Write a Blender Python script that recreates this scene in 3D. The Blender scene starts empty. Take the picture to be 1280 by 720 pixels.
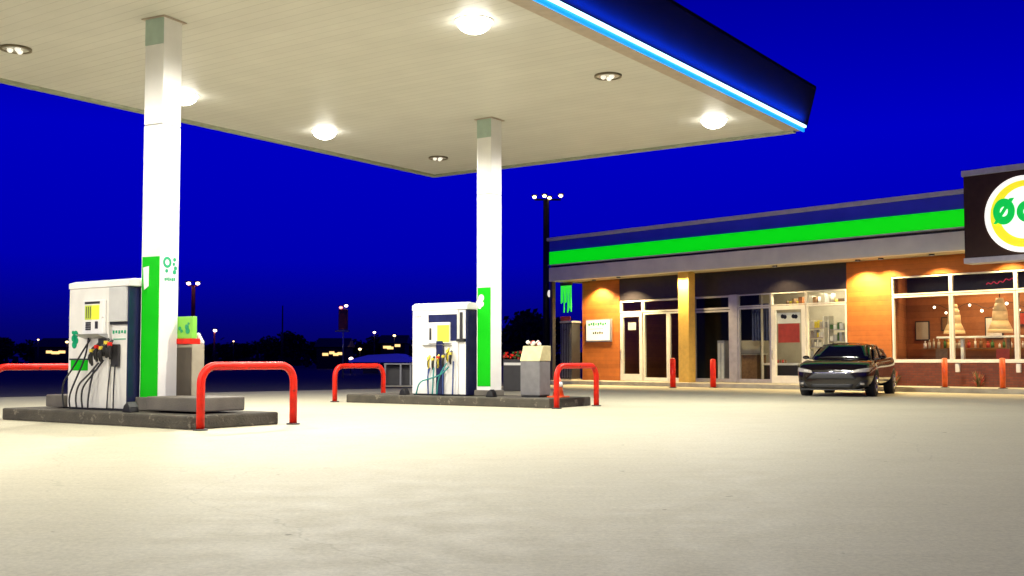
import bpy, bmesh, math, random
from mathutils import Vector, Matrix
R = math.radians
random.seed(7)
sc = bpy.context.scene
COL = sc.collection

# ------------------------------------------------------------------ materials
def nt(name):
    m = bpy.data.materials.new(name); m.use_nodes = True
    t = m.node_tree; b = t.nodes['Principled BSDF']
    return m, t, b

def mat(name, col, rough=.5, metal=0., var=.12, scale=6., bump=0., bscale=40., spec=.5, coat=0., wear=None):
    """painted / coated surface with slight procedural unevenness in colour, gloss and relief"""
    m, t, b = nt(name)
    N, L = t.nodes, t.links
    tc = N.new('ShaderNodeTexCoord')
    no = N.new('ShaderNodeTexNoise'); no.inputs['Scale'].default_value = scale; no.inputs['Detail'].default_value = 6
    L.new(tc.outputs['Object'], no.inputs['Vector'])
    mr = N.new('ShaderNodeMapRange'); mr.inputs['From Min'].default_value = .3; mr.inputs['From Max'].default_value = .7
    mr.inputs['To Min'].default_value = 1 - var; mr.inputs['To Max'].default_value = 1 + var * .5
    L.new(no.outputs['Fac'], mr.inputs['Value'])
    mx = N.new('ShaderNodeVectorMath'); mx.operation = 'SCALE'
    mx.inputs[0].default_value = col[:3]
    L.new(mr.outputs['Result'], mx.inputs['Scale'])
    if wear:                                  # scuffs and chips with shapes of their own
        nw = N.new('ShaderNodeTexNoise'); nw.inputs['Scale'].default_value = wear[0]; nw.inputs['Detail'].default_value = 9; nw.inputs['Roughness'].default_value = .7
        L.new(tc.outputs['Object'], nw.inputs['Vector'])
        wr = N.new('ShaderNodeMapRange'); wr.inputs['From Min'].default_value = wear[1]; wr.inputs['From Max'].default_value = wear[1] + .04; L.new(nw.outputs['Fac'], wr.inputs['Value'])
        wm = N.new('ShaderNodeMix'); wm.data_type = 'RGBA'; wm.inputs[7].default_value = (*wear[2], 1)
        L.new(wr.outputs['Result'], wm.inputs[0]); L.new(mx.outputs['Vector'], wm.inputs[6]); L.new(wm.outputs[2], b.inputs['Base Color'])
    else:
        L.new(mx.outputs['Vector'], b.inputs['Base Color'])
    r2 = N.new('ShaderNodeMapRange'); r2.inputs['To Min'].default_value = max(.02, rough - .08); r2.inputs['To Max'].default_value = min(1, rough + .1)
    L.new(no.outputs['Fac'], r2.inputs['Value']); L.new(r2.outputs['Result'], b.inputs['Roughness'])
    b.inputs['Metallic'].default_value = metal
    b.inputs['Specular IOR Level'].default_value = spec
    if coat: b.inputs['Coat Weight'].default_value = coat; b.inputs['Coat Roughness'].default_value = .04
    if bump:
        n2 = N.new('ShaderNodeTexNoise'); n2.inputs['Scale'].default_value = bscale; n2.inputs['Detail'].default_value = 8
        L.new(tc.outputs['Object'], n2.inputs['Vector'])
        bp = N.new('ShaderNodeBump'); bp.inputs['Strength'].default_value = bump; bp.inputs['Distance'].default_value = .02
        L.new(n2.outputs['Fac'], bp.inputs['Height']); L.new(bp.outputs['Normal'], b.inputs['Normal'])
    return m

def glow(name, col, strength):
    m, t, b = nt(name)
    b.inputs['Base Color'].default_value = (*[min(.8, c) for c in col], 1)
    b.inputs['Emission Color'].default_value = (*col, 1)
    b.inputs['Emission Strength'].default_value = strength
    return m

def glass_mat(name, tint=(.92, .95, .96), refl=1.0, dark=0.0):
    m = bpy.data.materials.new(name); m.use_nodes = True
    t = m.node_tree; N, L = t.nodes, t.links; N.clear()
    out = N.new('ShaderNodeOutputMaterial'); mx = N.new('ShaderNodeMixShader')
    tr = N.new('ShaderNodeBsdfTransparent'); tr.inputs['Color'].default_value = (*tint, 1)
    gl = N.new('ShaderNodeBsdfGlossy'); gl.inputs['Roughness'].default_value = .03
    fr = N.new('ShaderNodeFresnel'); fr.inputs['IOR'].default_value = 1.5
    ml = N.new('ShaderNodeMath'); ml.operation = 'MULTIPLY'; ml.inputs[1].default_value = refl
    L.new(fr.outputs[0], ml.inputs[0]); L.new(ml.outputs[0], mx.inputs[0])
    L.new(tr.outputs[0], mx.inputs[1]); L.new(gl.outputs[0], mx.inputs[2]); L.new(mx.outputs[0], out.inputs[0])
    return m

def concrete(name, base, tint, joint=None):
    m, t, b = nt(name); N, L = t.nodes, t.links
    tc = N.new('ShaderNodeTexCoord')
    def noise(scale, detail=8, rough=.6, stretch=None):
        src = tc.outputs['Object']
        if stretch:
            mp = N.new('ShaderNodeMapping'); mp.inputs['Scale'].default_value = stretch
            mp.inputs['Rotation'].default_value = (0, 0, R(20)); L.new(src, mp.inputs['Vector']); src = mp.outputs[0]
        n = N.new('ShaderNodeTexNoise'); n.inputs['Scale'].default_value = scale
        n.inputs['Detail'].default_value = detail; n.inputs['Roughness'].default_value = rough
        L.new(src, n.inputs['Vector']); return n.outputs['Fac']
    def rng(v, a, b_, c, d):
        r = N.new('ShaderNodeMapRange'); r.inputs['From Min'].default_value = a; r.inputs['From Max'].default_value = b_
        r.inputs['To Min'].default_value = c; r.inputs['To Max'].default_value = d; L.new(v, r.inputs['Value']); return r.outputs['Result']
    def mul(a, b_):
        x = N.new('ShaderNodeMath'); x.operation = 'MULTIPLY'; L.new(a, x.inputs[0]); L.new(b_, x.inputs[1]); return x.outputs[0]
    big = rng(noise(.12), .3, .7, .93, 1.05)
    mid = rng(noise(1.6, stretch=(.6, 6, 1)), .3, .7, .95, 1.03)
    fine = rng(noise(30, 8, .8), .3, .7, .74, 1.18)
    specks = rng(noise(7, 3, .5), .715, .76, 1., .45)            # small dark oil spots
    stain = rng(noise(.5, 5, .6), .60, .8, 1., .90)
    f = mul(mul(mul(big, mid), mul(fine, specks)), stain)
    vo = N.new('ShaderNodeTexVoronoi'); vo.feature = 'DISTANCE_TO_EDGE'; vo.inputs['Scale'].default_value = .16
    wv = N.new('ShaderNodeTexNoise'); wv.inputs['Scale'].default_value = .7; wv.inputs['Detail'].default_value = 6; L.new(tc.outputs['Object'], wv.inputs['Vector'])
    ad = N.new('ShaderNodeVectorMath'); ad.operation = 'ADD'; L.new(tc.outputs['Object'], ad.inputs[0]); L.new(wv.outputs['Color'], ad.inputs[1]); L.new(ad.outputs[0], vo.inputs['Vector'])
    ck = rng(vo.outputs['Distance'], .0005, .0016, .86, 1.)
    f = mul(f, ck)
    if joint:
        br = N.new('ShaderNodeTexBrick'); br.inputs['Scale'].default_value = 1.
        br.offset = 0.; br.inputs['Brick Width'].default_value = joint; br.inputs['Row Height'].default_value = joint
        br.inputs['Mortar Size'].default_value = .012; br.inputs['Mortar Smooth'].default_value = .3
        br.inputs['Color1'].default_value = br.inputs['Color2'].default_value = (1, 1, 1, 1); br.inputs['Mortar'].default_value = (.86, .86, .86, 1)
        L.new(tc.outputs['Object'], br.inputs['Vector'])
        f = mul(f, br.outputs['Color'])
    mx = N.new('ShaderNodeMix'); mx.data_type = 'RGBA'
    mx.inputs[6].default_value = (*base, 1); mx.inputs[7].default_value = (*tint, 1)
    L.new(rng(noise(.3), .35, .65, 0, 1), mx.inputs[0])
    sc_ = N.new('ShaderNodeVectorMath'); sc_.operation = 'SCALE'
    L.new(mx.outputs[2], sc_.inputs[0]); L.new(f, sc_.inputs['Scale']); L.new(sc_.outputs[0], b.inputs['Base Color'])
    L.new(rng(noise(3.), .3, .7, .62, .78), b.inputs['Roughness'])
    bp = N.new('ShaderNodeBump'); bp.inputs['Strength'].default_value = .35; bp.inputs['Distance'].default_value = .01
    L.new(noise(26, 10, .7), bp.inputs['Height']); L.new(bp.outputs[0], b.inputs['Normal'])
    b.inputs['Specular IOR Level'].default_value = .35
    return m

def plank_mat(name, col, pitch, axis='Z', depth=.006, var=.25, rough=.6, gap=.6, line=.09, ns=9, na=.1):
    """boards / panels running along one axis; the joints are relief and darker lines"""
    m, t, b = nt(name); N, L = t.nodes, t.links
    tc = N.new('ShaderNodeTexCoord'); sp = N.new('ShaderNodeSeparateXYZ'); L.new(tc.outputs['Object'], sp.inputs[0])
    d = N.new('ShaderNodeMath'); d.operation = 'DIVIDE'; d.inputs[1].default_value = pitch; L.new(sp.outputs[axis], d.inputs[0])
    fr = N.new('ShaderNodeMath'); fr.operation = 'FRACT'; L.new(d.outputs[0], fr.inputs[0])
    fl = N.new('ShaderNodeMath'); fl.operation = 'FLOOR'; L.new(d.outputs[0], fl.inputs[0])
    wn = N.new('ShaderNodeTexWhiteNoise'); wn.noise_dimensions = '1D'; L.new(fl.outputs[0], wn.inputs['W'])
    g = N.new('ShaderNodeMapRange'); g.inputs['From Min'].default_value = 0; g.inputs['From Max'].default_value = line
    g.inputs['To Min'].default_value = gap; g.inputs['To Max'].default_value = 1; L.new(fr.outputs[0], g.inputs['Value'])
    v = N.new('ShaderNodeMapRange'); v.inputs['To Min'].default_value = 1 - var; v.inputs['To Max'].default_value = 1 + var * .4; L.new(wn.outputs['Value'], v.inputs['Value'])
    no = N.new('ShaderNodeTexNoise'); no.inputs['Scale'].default_value = ns; no.inputs['Detail'].default_value = 7; L.new(tc.outputs['Object'], no.inputs['Vector'])
    n2 = N.new('ShaderNodeMapRange'); n2.inputs['From Min'].default_value = .3; n2.inputs['From Max'].default_value = .7; n2.inputs['To Min'].default_value = 1 - na; n2.inputs['To Max'].default_value = 1.06; L.new(no.outputs['Fac'], n2.inputs['Value'])
    a = N.new('ShaderNodeMath'); a.operation = 'MULTIPLY'; L.new(g.outputs[0], a.inputs[0]); L.new(v.outputs[0], a.inputs[1])
    a2 = N.new('ShaderNodeMath'); a2.operation = 'MULTIPLY'; L.new(a.outputs[0], a2.inputs[0]); L.new(n2.outputs[0], a2.inputs[1])
    s = N.new('ShaderNodeVectorMath'); s.operation = 'SCALE'; s.inputs[0].default_value = col; L.new(a2.outputs[0], s.inputs['Scale'])
    L.new(s.outputs[0], b.inputs['Base Color']); b.inputs['Roughness'].default_value = rough
    bp = N.new('ShaderNodeBump'); bp.inputs['Distance'].default_value = depth; bp.inputs['Strength'].default_value = .7
    L.new(g.outputs[0], bp.inputs['Height']); L.new(bp.outputs[0], b.inputs['Normal'])
    return m

def brick_mat(name, c1, c2, mortar, scale=1., rough=.75):
    m, t, b = nt(name); N, L = t.nodes, t.links
    tc = N.new('ShaderNodeTexCoord')
    sp = N.new('ShaderNodeSeparateXYZ'); cb = N.new('ShaderNodeCombineXYZ'); L.new(tc.outputs['Object'], sp.inputs[0])
    L.new(sp.outputs['X'], cb.inputs['X']); L.new(sp.outputs['Z'], cb.inputs['Y'])
    br = N.new('ShaderNodeTexBrick'); L.new(cb.outputs[0], br.inputs['Vector'])
    br.inputs['Scale'].default_value = scale; br.inputs['Brick Width'].default_value = .24; br.inputs['Row Height'].default_value = .08
    br.inputs['Mortar Size'].default_value = .006
    br.inputs['Color1'].default_value = (*c1, 1); br.inputs['Color2'].default_value = (*c2, 1); br.inputs['Mortar'].default_value = (*mortar, 1)
    no = N.new('ShaderNodeTexNoise'); no.inputs['Scale'].default_value = 14; no.inputs['Detail'].default_value = 6; L.new(tc.outputs['Object'], no.inputs['Vector'])
    mr = N.new('ShaderNodeMapRange'); mr.inputs['To Min'].default_value = .7; mr.inputs['To Max'].default_value = 1.2; L.new(no.outputs['Fac'], mr.inputs['Value'])
    s = N.new('ShaderNodeVectorMath'); s.operation = 'SCALE'; L.new(br.outputs['Color'], s.inputs[0]); L.new(mr.outputs[0], s.inputs['Scale'])
    L.new(s.outputs[0], b.inputs['Base Color']); b.inputs['Roughness'].default_value = rough
    bp = N.new('ShaderNodeBump'); bp.inputs['Distance'].default_value = .008; bp.inputs['Strength'].default_value = .6; bp.invert = True
    L.new(br.outputs['Fac'], bp.inputs['Height']); L.new(bp.outputs[0], b.inputs['Normal'])
    return m

M = dict(
    asphalt=concrete('asphalt', (.045, .042, .05), (.055, .05, .055)),
    forecourt=concrete('forecourt_concrete', (.505, .475, .345), (.48, .445, .32)),
    kerb=mat('kerb_concrete', (.075, .066, .048), .85, wear=(5, .58, (.17, .15, .11)), var=.35, scale=4, bump=.6, bscale=30),
    plinth=mat('plinth_concrete', (.14, .125, .10), .7, var=.25, scale=3, bump=.3),
    sidewalk=mat('sidewalk_concrete', (.42, .39, .30), .8, var=.25, scale=2.5, bump=.4),
    white=mat('white_enamel', (.80, .79, .75), .32, var=.06, scale=3, wear=(4, .68, (.55, .52, .46))),
    cabinet=mat('cabinet_white', (.77, .75, .68), .35, var=.08, scale=4),
    grey=mat('grey_enamel', (.36, .36, .35), .4, var=.1),
    green=mat('green_panel', (.003, .46, .003), .4, var=.08, scale=2, spec=.2),
    collar=mat('pale_green_shade', (.40, .52, .43), .5, var=.1),
    logo_green=mat('logo_green', (.0, .32, .13), .4, var=.05),
    tan_dark=mat('lamp_ring_bronze', (.16, .13, .08), .4, var=.2),
    tan=mat('tan_panel', (.34, .30, .21), .6, var=.15),
    brown_panel=mat('brown_panel', (.07, .055, .035), .5, var=.2),
    light_grey=mat('light_grey_enamel', (.55, .55, .52), .4, var=.08),
    bin_grey=mat('bin_grey', (.17, .165, .165), .5, var=.2),
    pale_yellow=mat('pale_yellow', (.52, .47, .24), .5, var=.2),
    navy=mat('navy_panel', (.018, .022, .075), .22, var=.2),
    black=mat('black_rubber', (.012, .012, .013), .5, var=.2),
    charcoal=mat('charcoal_metal', (.03, .028, .028), .4, var=.2),
    red=mat('red_paint', (.74, .018, .006), .42, var=.2, scale=9, bump=.08, spec=.25, wear=(7, .645, (.20, .03, .02))),
    orange_paint=mat('orange_bollard_paint', (.75, .10, .012), .4, var=.2, scale=9, wear=(7, .645, (.25, .06, .03))),
    orange=plank_mat('orange_wall', (.47, .135, .018), .16, 'Z', .008, .14, .7, .55, .08, 5, .14),
    soffit=plank_mat('soffit_panel', (.60, .585, .53), .22, 'X', .012, .025, .5, .70, .08, 1.0, .025),
    trim=mat('soffit_trim', (.44, .36, .28), .5, var=.15),
    trim_green=mat('edge_trim', (.34, .37, .27), .5, var=.2),
    fascia=mat('black_fascia', (.008, .005, .005), .7, var=.2, scale=2, spec=.06),
    alum=mat('aluminium', (.46, .46, .47), .38, .6, var=.12),
    frame=mat('window_frame', (.74, .71, .60), .4, var=.08),
    band_grey=mat('fascia_grey', (.84, .82, .68), .45, var=.12, scale=1.2),
    coping=mat('coping_metal', (.55, .53, .55), .35, .0, var=.1),
    band_navy=mat('fascia_navy', (.04, .05, .75), .35, var=.12, scale=1.2),
    spandrel=mat('spandrel', (.03, .026, .03), .35, var=.2),
    yellow_col=mat('yellow_stucco', (.66, .42, .085), .75, var=.12, scale=8, bump=.4),
    signbox=mat('sign_brown', (.055, .026, .016), .5, var=.15, spec=.2),
    lowwall=brick_mat('low_wall_brick', (.28, .07, .03), (.20, .05, .025), (.10, .06, .04)),
    inwall=plank_mat('timber_wall', (.34, .125, .04), .22, 'Z', .006, .35, .5, .5, .06),
    beige=mat('beige_plaster', (.46, .41, .30), .8, var=.12, scale=3),
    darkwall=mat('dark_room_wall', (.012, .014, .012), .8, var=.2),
    ceiling=mat('room_ceiling', (.5, .48, .42), .8, var=.05),
    floor_tile=mat('floor_tile', (.30, .26, .20), .35, var=.15),
    glass=glass_mat('window_glass', (.93, .95, .95), .18),
    darkglass=glass_mat('tinted_glass', (.30, .34, .38), 1.1),
    steel=mat('steel', (.45, .45, .45), .3, .9, var=.15),
    wood=mat('wood', (.22, .12, .05), .5, var=.3, scale=12),
    foliage=mat('night_foliage', (.030, .045, .018), .8, var=.5, scale=2),
    bark=mat('bark', (.05, .04, .03), .9, var=.4, bump=.6),
    plant=mat('potted_leaf', (.05, .14, .03), .6, var=.5, scale=5),
    redpole=mat('dark_red_pole', (.34, .016, .03), .5, var=.2),
    yellow=mat('yellow_enamel', (.75, .60, .05), .4, var=.1),
    yellowgreen=mat('lime_panel', (.55, .70, .08), .4, var=.1),
    lens_on=glow('lamp_lens_lit', (1, .965, .86), 22),
    lens_off=mat('lamp_lens_unlit', (.55, .53, .47), .2, var=.2),
    bulb_dim=glow('lamp_bulb_dim', (1, .95, .82), .7),
    led_core=glow('led_core', (.40, .74, 1), 4.2),
    led_blue=glow('led_blue', (.0, .30, 1), 1.05),
    band_green=glow('lit_green_band', (.0, .60, .0), .95),
    sign_white=glow('sign_face_white', (1, .93, .90), 1.0),
    sign_rim=glow('sign_rim_white', (1, .95, .85), .95),
    sign_yellow=glow('sign_yellow', (.95, .80, .02), .85),
    sign_green=glow('sign_green', (.0, .58, .07), .8),
    screen_y=glow('screen_yellow', (.80, .66, .03), .55),
    screen_g=glow('screen_green', (.38, .45, .04), .45),
    screen_lime=glow('screen_lime', (.60, .72, .04), .7),
    screen_white=mat('screen_white', (.7, .7, .66), .4, var=.1),
    box_green=glow('box_green', (.16, .42, .04), .5),
    lamp_far=glow('far_lamp', (1, .66, .28), 6),
    lamp_white=glow('far_white_lamp', (1, .70, .60), 6),
    lamp_red=glow('far_red_lamp', (1, .2, .16), 5),
    win_warm=glow('lit_window', (1, .62, .22), 1.6),
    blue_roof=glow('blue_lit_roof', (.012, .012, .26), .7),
    neon_green=glow('neon_green', (.02, .50, .03), 1.3),
    neon_red=glow('neon_red', (.55, .015, .06), .7),
    pendant=glow('pendant_shade', (.50, .31, .13), .55),
    spark=glow('small_bulb', (1, .85, .6), 5),
    poster=glow('poster_face_glow', (.85, .84, .70), .6),
    paper=mat('paper', (.78, .76, .68), .7, var=.1),
    poster_red=mat('poster_red', (.45, .05, .03), .6, var=.2),
    car_paint=mat('car_paint', (.009, .006, .005), .10, .0, var=.1, coat=.45, spec=.3),
    car_glass=mat('car_glass', (.004, .004, .010), .04, var=.0, spec=.9),
    chrome=mat('chrome', (.7, .7, .7), .12, 1., var=.05),
    headlight=mat('headlight_lens', (.62, .58, .5), .12, .4, var=.2),
    tyre=mat('tyre', (.012, .012, .012), .8, var=.2),
    rim=mat('rim', (.10, .09, .085), .3, .9, var=.1),
    teal=mat('teal_hose', (.02, .22, .20), .4, var=.1),
    bluehose=mat('blue_hose', (.02, .05, .20), .4, var=.1),
)

# ------------------------------------------------------------------ mesh helpers
class MB:
    def __init__(s): s.bm = bmesh.new(); s.mats = []
    def mi(s, m):
        m = M[m]
        if m not in s.mats: s.mats.append(m)
        return s.mats.index(m)
    def _fin(s, vs, m, smooth=False):
        i = s.mi(m)
        for f in {f for v in vs for f in v.link_faces}:
            f.material_index = i; f.smooth = smooth
    def box(s, x0, x1, y0, y1, z0, z1, m, bev=0.):
        r = bmesh.ops.create_cube(s.bm, size=1)
        vs = r['verts']
        for v in vs:
            v.co = Vector((x0 + (v.co.x + .5) * (x1 - x0), y0 + (v.co.y + .5) * (y1 - y0), z0 + (v.co.z + .5) * (z1 - z0)))
        s._fin(vs, m)
        if bev:
            es = list({e for v in vs for e in v.link_edges})
            bmesh.ops.bevel(s.bm, geom=es, offset=bev, segments=2, profile=.6, affect='EDGES')
        return s
    def prism(s, pts, axis, a, b, m):
        """extrude a 2-D outline along an axis: 'x' -> pts=(y,z), 'y' -> (x,z), 'z' -> (x,y)"""
        def P(p, t): return {'x': (t, p[0], p[1]), 'y': (p[0], t, p[1]), 'z': (p[0], p[1], t)}[axis]
        A = [s.bm.verts.new(P(p, a)) for p in pts]; B = [s.bm.verts.new(P(p, b)) for p in pts]
        n = len(pts); i = s.mi(m); fs = [s.bm.faces.new(A), s.bm.faces.new(B[::-1])]
        for k in range(n): fs.append(s.bm.faces.new((A[k], B[k], B[(k + 1) % n], A[(k + 1) % n])))
        for f in fs: f.material_index = i
        bmesh.ops.recalc_face_normals(s.bm, faces=fs)
        return s
    def cyl(s, c, r, h, m, axis='z', seg=24, r2=None, smooth=True):
        q = bmesh.ops.create_cone(s.bm, cap_ends=True, segments=seg, radius1=r, radius2=r if r2 is None else r2, depth=h)
        rot = {'z': Matrix(), 'x': Matrix.Rotation(R(90), 4, 'Y'), 'y': Matrix.Rotation(R(-90), 4, 'X')}[axis]
        bmesh.ops.transform(s.bm, matrix=Matrix.Translation(c) @ rot, verts=q['verts'])
        i = s.mi(m)
        for f in {f for v in q['verts'] for f in v.link_faces}:
            f.material_index = i; f.smooth = smooth and len(f.verts) == 4
        return s
    def ball(s, c, r, m, sx=1, sy=1, sz=1, seg=20):
        q = bmesh.ops.create_uvsphere(s.bm, u_segments=seg, v_segments=seg // 2, radius=r)
        for v in q['verts']: v.co = Vector((c[0] + v.co.x * sx, c[1] + v.co.y * sy, c[2] + v.co.z * sz))
        s._fin(q['verts'], m, True); return s
    def tube(s, pts, r, m, seg=10, sub=0):
        pts = [Vector(p) for p in pts]; rl = list(r) if isinstance(r, (list, tuple)) else None
        for _ in range(sub):
            q = [pts[0]]
            for a, b in zip(pts, pts[1:]): q += [a * .75 + b * .25, a * .25 + b * .75]
            pts = q + [pts[-1]]
        i = s.mi(m); rings = []; up = None
        for k, p in enumerate(pts):
            d = (pts[min(k + 1, len(pts) - 1)] - pts[max(k - 1, 0)]).normalized()
            if up is None: up = d.orthogonal().normalized()
            up = (up - d * up.dot(d)).normalized(); w = d.cross(up)
            rr = r
            if rl:
                q = k * (len(rl) - 1) / max(1, len(pts) - 1); j = min(int(q), len(rl) - 2); rr = rl[j] + (rl[j + 1] - rl[j]) * (q - j)
            rings.append([s.bm.verts.new(p + (up * math.cos(a) + w * math.sin(a)) * rr) for a in [2 * math.pi * j / seg for j in range(seg)]])
        for A, B in zip(rings, rings[1:]):
            for j in range(seg):
                f = s.bm.faces.new((A[j], A[(j + 1) % seg], B[(j + 1) % seg], B[j])); f.material_index = i; f.smooth = True
        for e in (rings[0][::-1], rings[-1]):
            f = s.bm.faces.new(e); f.material_index = i
        return s
    def ring(s, c, r0, r1, d, m, axis='y', seg=64, sx=1., a0=0., a1=2 * math.pi):
        """flat ring / disc of thickness d facing -axis"""
        i = s.mi(m); full = abs(a1 - a0 - 2 * math.pi) < 1e-6
        n = seg + (0 if full else 1); L = []
        for k in range(n):
            a = a0 + (a1 - a0) * k / seg; ca, sa = math.cos(a) * sx, math.sin(a)
            row = []
            for rr, dd in ((r0, 0), (r1, 0), (r1, d), (r0, d)):
                u, v = ca * rr, sa * rr
                row.append(s.bm.verts.new({'y': (c[0] + u, c[1] + dd, c[2] + v), 'z': (c[0] + u, c[1] + v, c[2] + dd), 'x': (c[0] + dd, c[1] + u, c[2] + v)}[axis]))
            L.append(row)
        fs = []
        for k in range(n if full else n - 1):
            A, B = L[k], L[(k + 1) % n]
            for j in range(4): fs.append(s.bm.faces.new((A[j], A[(j + 1) % 4], B[(j + 1) % 4], B[j])))
        if not full: fs += [s.bm.faces.new(L[0]), s.bm.faces.new(L[-1][::-1])]
        for f in fs: f.material_index = i
        bmesh.ops.recalc_face_normals(s.bm, faces=fs)
        return s
    def build(s, name, parent=None, loc=(0, 0, 0), rz=0., bevel=0.):
        me = bpy.data.meshes.new(name); s.bm.to_mesh(me); s.bm.free()
        for m in s.mats: me.materials.append(m)
        o = bpy.data.objects.new(name, me); COL.objects.link(o)
        o.location = loc; o.rotation_euler = (0, 0, rz)
        if parent: o.parent = parent
        if bevel:
            b = o.modifiers.new('Bevel', 'BEVEL'); b.width = bevel; b.segments = 2; b.limit_method = 'ANGLE'
        return o

def tag(o, label=None, cat=None, group=None, kind=None):
    if label: o['label'] = label
    if cat: o['category'] = cat
    if group: o['group'] = group
    if kind: o['kind'] = kind
    return o

def empty(name, label, cat, loc=(0, 0, 0), rz=0., group=None):
    o = bpy.data.objects.new(name, None); o.empty_display_size = .3; COL.objects.link(o)
    o.location = loc; o.rotation_euler = (0, 0, rz)
    return tag(o, label, cat, group)

def copy_tree(o, parent=None):
    c = o.copy(); COL.objects.link(c); c.parent = parent
    for ch in list(o.children): copy_tree(ch, c)
    return c

def text_mesh(name, s, size, m, parent, loc, rot, depth=.01, bold=0., shear=0., align='CENTER'):
    cu = bpy.data.curves.new(name, 'FONT'); cu.body = s; cu.size = size; cu.extrude = depth; cu.offset = bold
    cu.align_x = align; cu.align_y = 'CENTER'; cu.shear = shear
    o = bpy.data.objects.new(name, cu); COL.objects.link(o)
    bpy.context.view_layer.update()
    me = bpy.data.meshes.new_from_object(o.evaluated_get(bpy.context.evaluated_depsgraph_get()))
    bpy.data.objects.remove(o); me.name = name; me.materials.clear(); me.materials.append(M[m])
    o = bpy.data.objects.new(name, me); COL.objects.link(o); o.location = loc; o.rotation_euler = rot
    if parent: o.parent = parent
    return o

def lamp(name, kind, parent, loc, energy, col, **k):
    d = bpy.data.lights.new(name, kind); d.energy = energy; d.color = col
    for a, v in k.items(): setattr(d, a, v)
    o = bpy.data.objects.new(name, d); COL.objects.link(o); o.location = loc
    if parent: o.parent = parent
    return o

# ------------------------------------------------------------------ frames
AU = R(34.8)
UX, UY = math.sin(AU), math.cos(AU)
RU = math.pi / 2 - AU                      # local x = along the column row, local y = across it
C2 = (-.49, 23.4)
SP = 8.4
def uv(u, v, c=C2): return (c[0] + u * UX - v * UY, c[1] + u * UY + v * UX)
C1 = (uv(-SP, 0)[0] - .05, uv(-SP, 0)[1])
C0 = uv(-2 * SP, 0)
HS = 6.15                                  # soffit height

# ------------------------------------------------------------------ ground
b = MB(); b.box(-600, 600, -200, 1000, -.5, 0, 'asphalt'); tag(b.build('ground'), kind='structure')
b = MB()
pts = [(-75, -33), (3.6, 44.6), (20, 33), (60, -12), (60, -60), (-75, -60)]
b.prism(pts, 'z', -.05, .004, 'forecourt'); tag(b.build('forecourt_pavement'), kind='structure')

# ------------------------------------------------------------------ canopy
U0, U1, V0, V1 = -23.5, 4.9, -5.2, 5.5
can = empty('forecourt_canopy', 'large flat forecourt canopy with beige panelled soffit, black fascia and blue light strip', 'canopy', (*uv(0, 0), HS), RU)
b = MB(); b.box(U0 + .16, U1 - .16, V0 + .36, V1 - .16, 0, .08, 'soffit'); b.build('soffit', can)
b = MB()
b.box(U0, U1, V0, V0 + .357, -.012, .08, 'trim'); b.build('soffit_trim', can)
b = MB()
for a in ((U1 - .157, U1, V0 + .16, V1), (U0, U1 - .16, V1 - .157, V1), (U0, U0 + .157, V0 + .16, V1 - .16)):
    b.box(*a, -.055, .08, 'trim_green')
b.build('edge_trim', can)
# outward leaning black fascia on the four sides
def fascia_profile(o): return [(0, .085), (-.03, .16), (-.24, .95), (-.24, 1.02), (.05, 1.02), (.25, .085)]
b = MB(); b.prism([(V0 + p[0], p[1]) for p in fascia_profile(0)], 'x', U0 - .24, U1 + .24, 'fascia'); b.build('fascia', can)
b = MB(); b.prism([(V1 - p[0], p[1]) for p in fascia_profile(0)], 'x', U0 - .24, U1 + .24, 'fascia'); b.build('fascia', can)
b = MB(); b.prism([(U1 - p[0], p[1]) for p in fascia_profile(0)], 'y', V0 + .3, V1 - .3, 'fascia'); b.build('fascia', can)
b = MB(); b.prism([(U0 + p[0], p[1]) for p in fascia_profile(0)], 'y', V0 + .3, V1 - .3, 'fascia'); b.build('fascia', can)
b = MB(); b.box(U0 + .3, U1 - .3, V0 + .3, V1 - .3, .80, .88, 'charcoal'); b.build('roof', can)
b = MB(); b.box(U0, U1, V0 - .04, V0 - .002, -.045, .044, 'led_blue'); b.build('led_channel', can)
b = MB(); b.box(U0, U1, V0 - .085, V0 - .003, .047, .098, 'led_core', .01); b.build('led_strip', can)
for k in range(6):                       # blue light washed up the fascia by the strip
    l = lamp('strip_lamp', 'AREA', can, (U1 - (k + .5) * (U1 - U0) / 6, V0 - .15, .17), 240, (.0, .04, 1), shape='RECTANGLE', size=(U1 - U0) / 6, size_y=.02)
    l.rotation_euler = (R(165), 0, 0)

# ------------------------------------------------------------------ canopy lights
def canopy_light(u, v, lit, label, pw=1., fu=None, fv=None):
    if fu is not None: u, v = fu, fv
    t = empty('canopy_light', label, 'ceiling light', (*uv(u, v), HS), RU, 'lamps set into the canopy soffit')
    if lit:
        b = MB(); b.ring((0, 0, -.012), .27, .30, .011, 'white', 'z', 40); b.build('housing_ring', t)
        b = MB(); q = bmesh.ops.create_uvsphere(b.bm, u_segments=28, v_segments=14, radius=.27)
        bmesh.ops.delete(b.bm, geom=[x for x in q['verts'] if x.co.z > .01], context='VERTS')
        for x in b.bm.verts: x.co.z *= .72  # dome bulges down to imitate the round bloom of the lamp
        b.bm.verts.ensure_lookup_table(); b._fin(list(b.bm.verts), 'lens_on', True)
        b.build('lens', t)
        s = lamp('lamp', 'SPOT', t, (0, 0, -.3), LAMP_W * pw, (1., .955, .84), spot_size=R(173), spot_blend=.22, shadow_soft_size=.2)
    else:
        b = MB(); b.ring((0, 0, -.035), .21, .25, .033, 'tan_dark', 'z', 40); b.build('housing_ring', t)
        b = MB(); b.cyl((0, 0, -.012), .208, .02, 'lens_off', seg=36); b.build('lens', t)
        b = MB()
        for k in range(3): b.ball((.09 * math.cos(k * 2.1 + .3), .09 * math.sin(k * 2.1 + .3), -.035), .05, 'bulb_dim', seg=12)
        b.build('bulb', t)
    return t
LAMP_W = 1600
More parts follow.
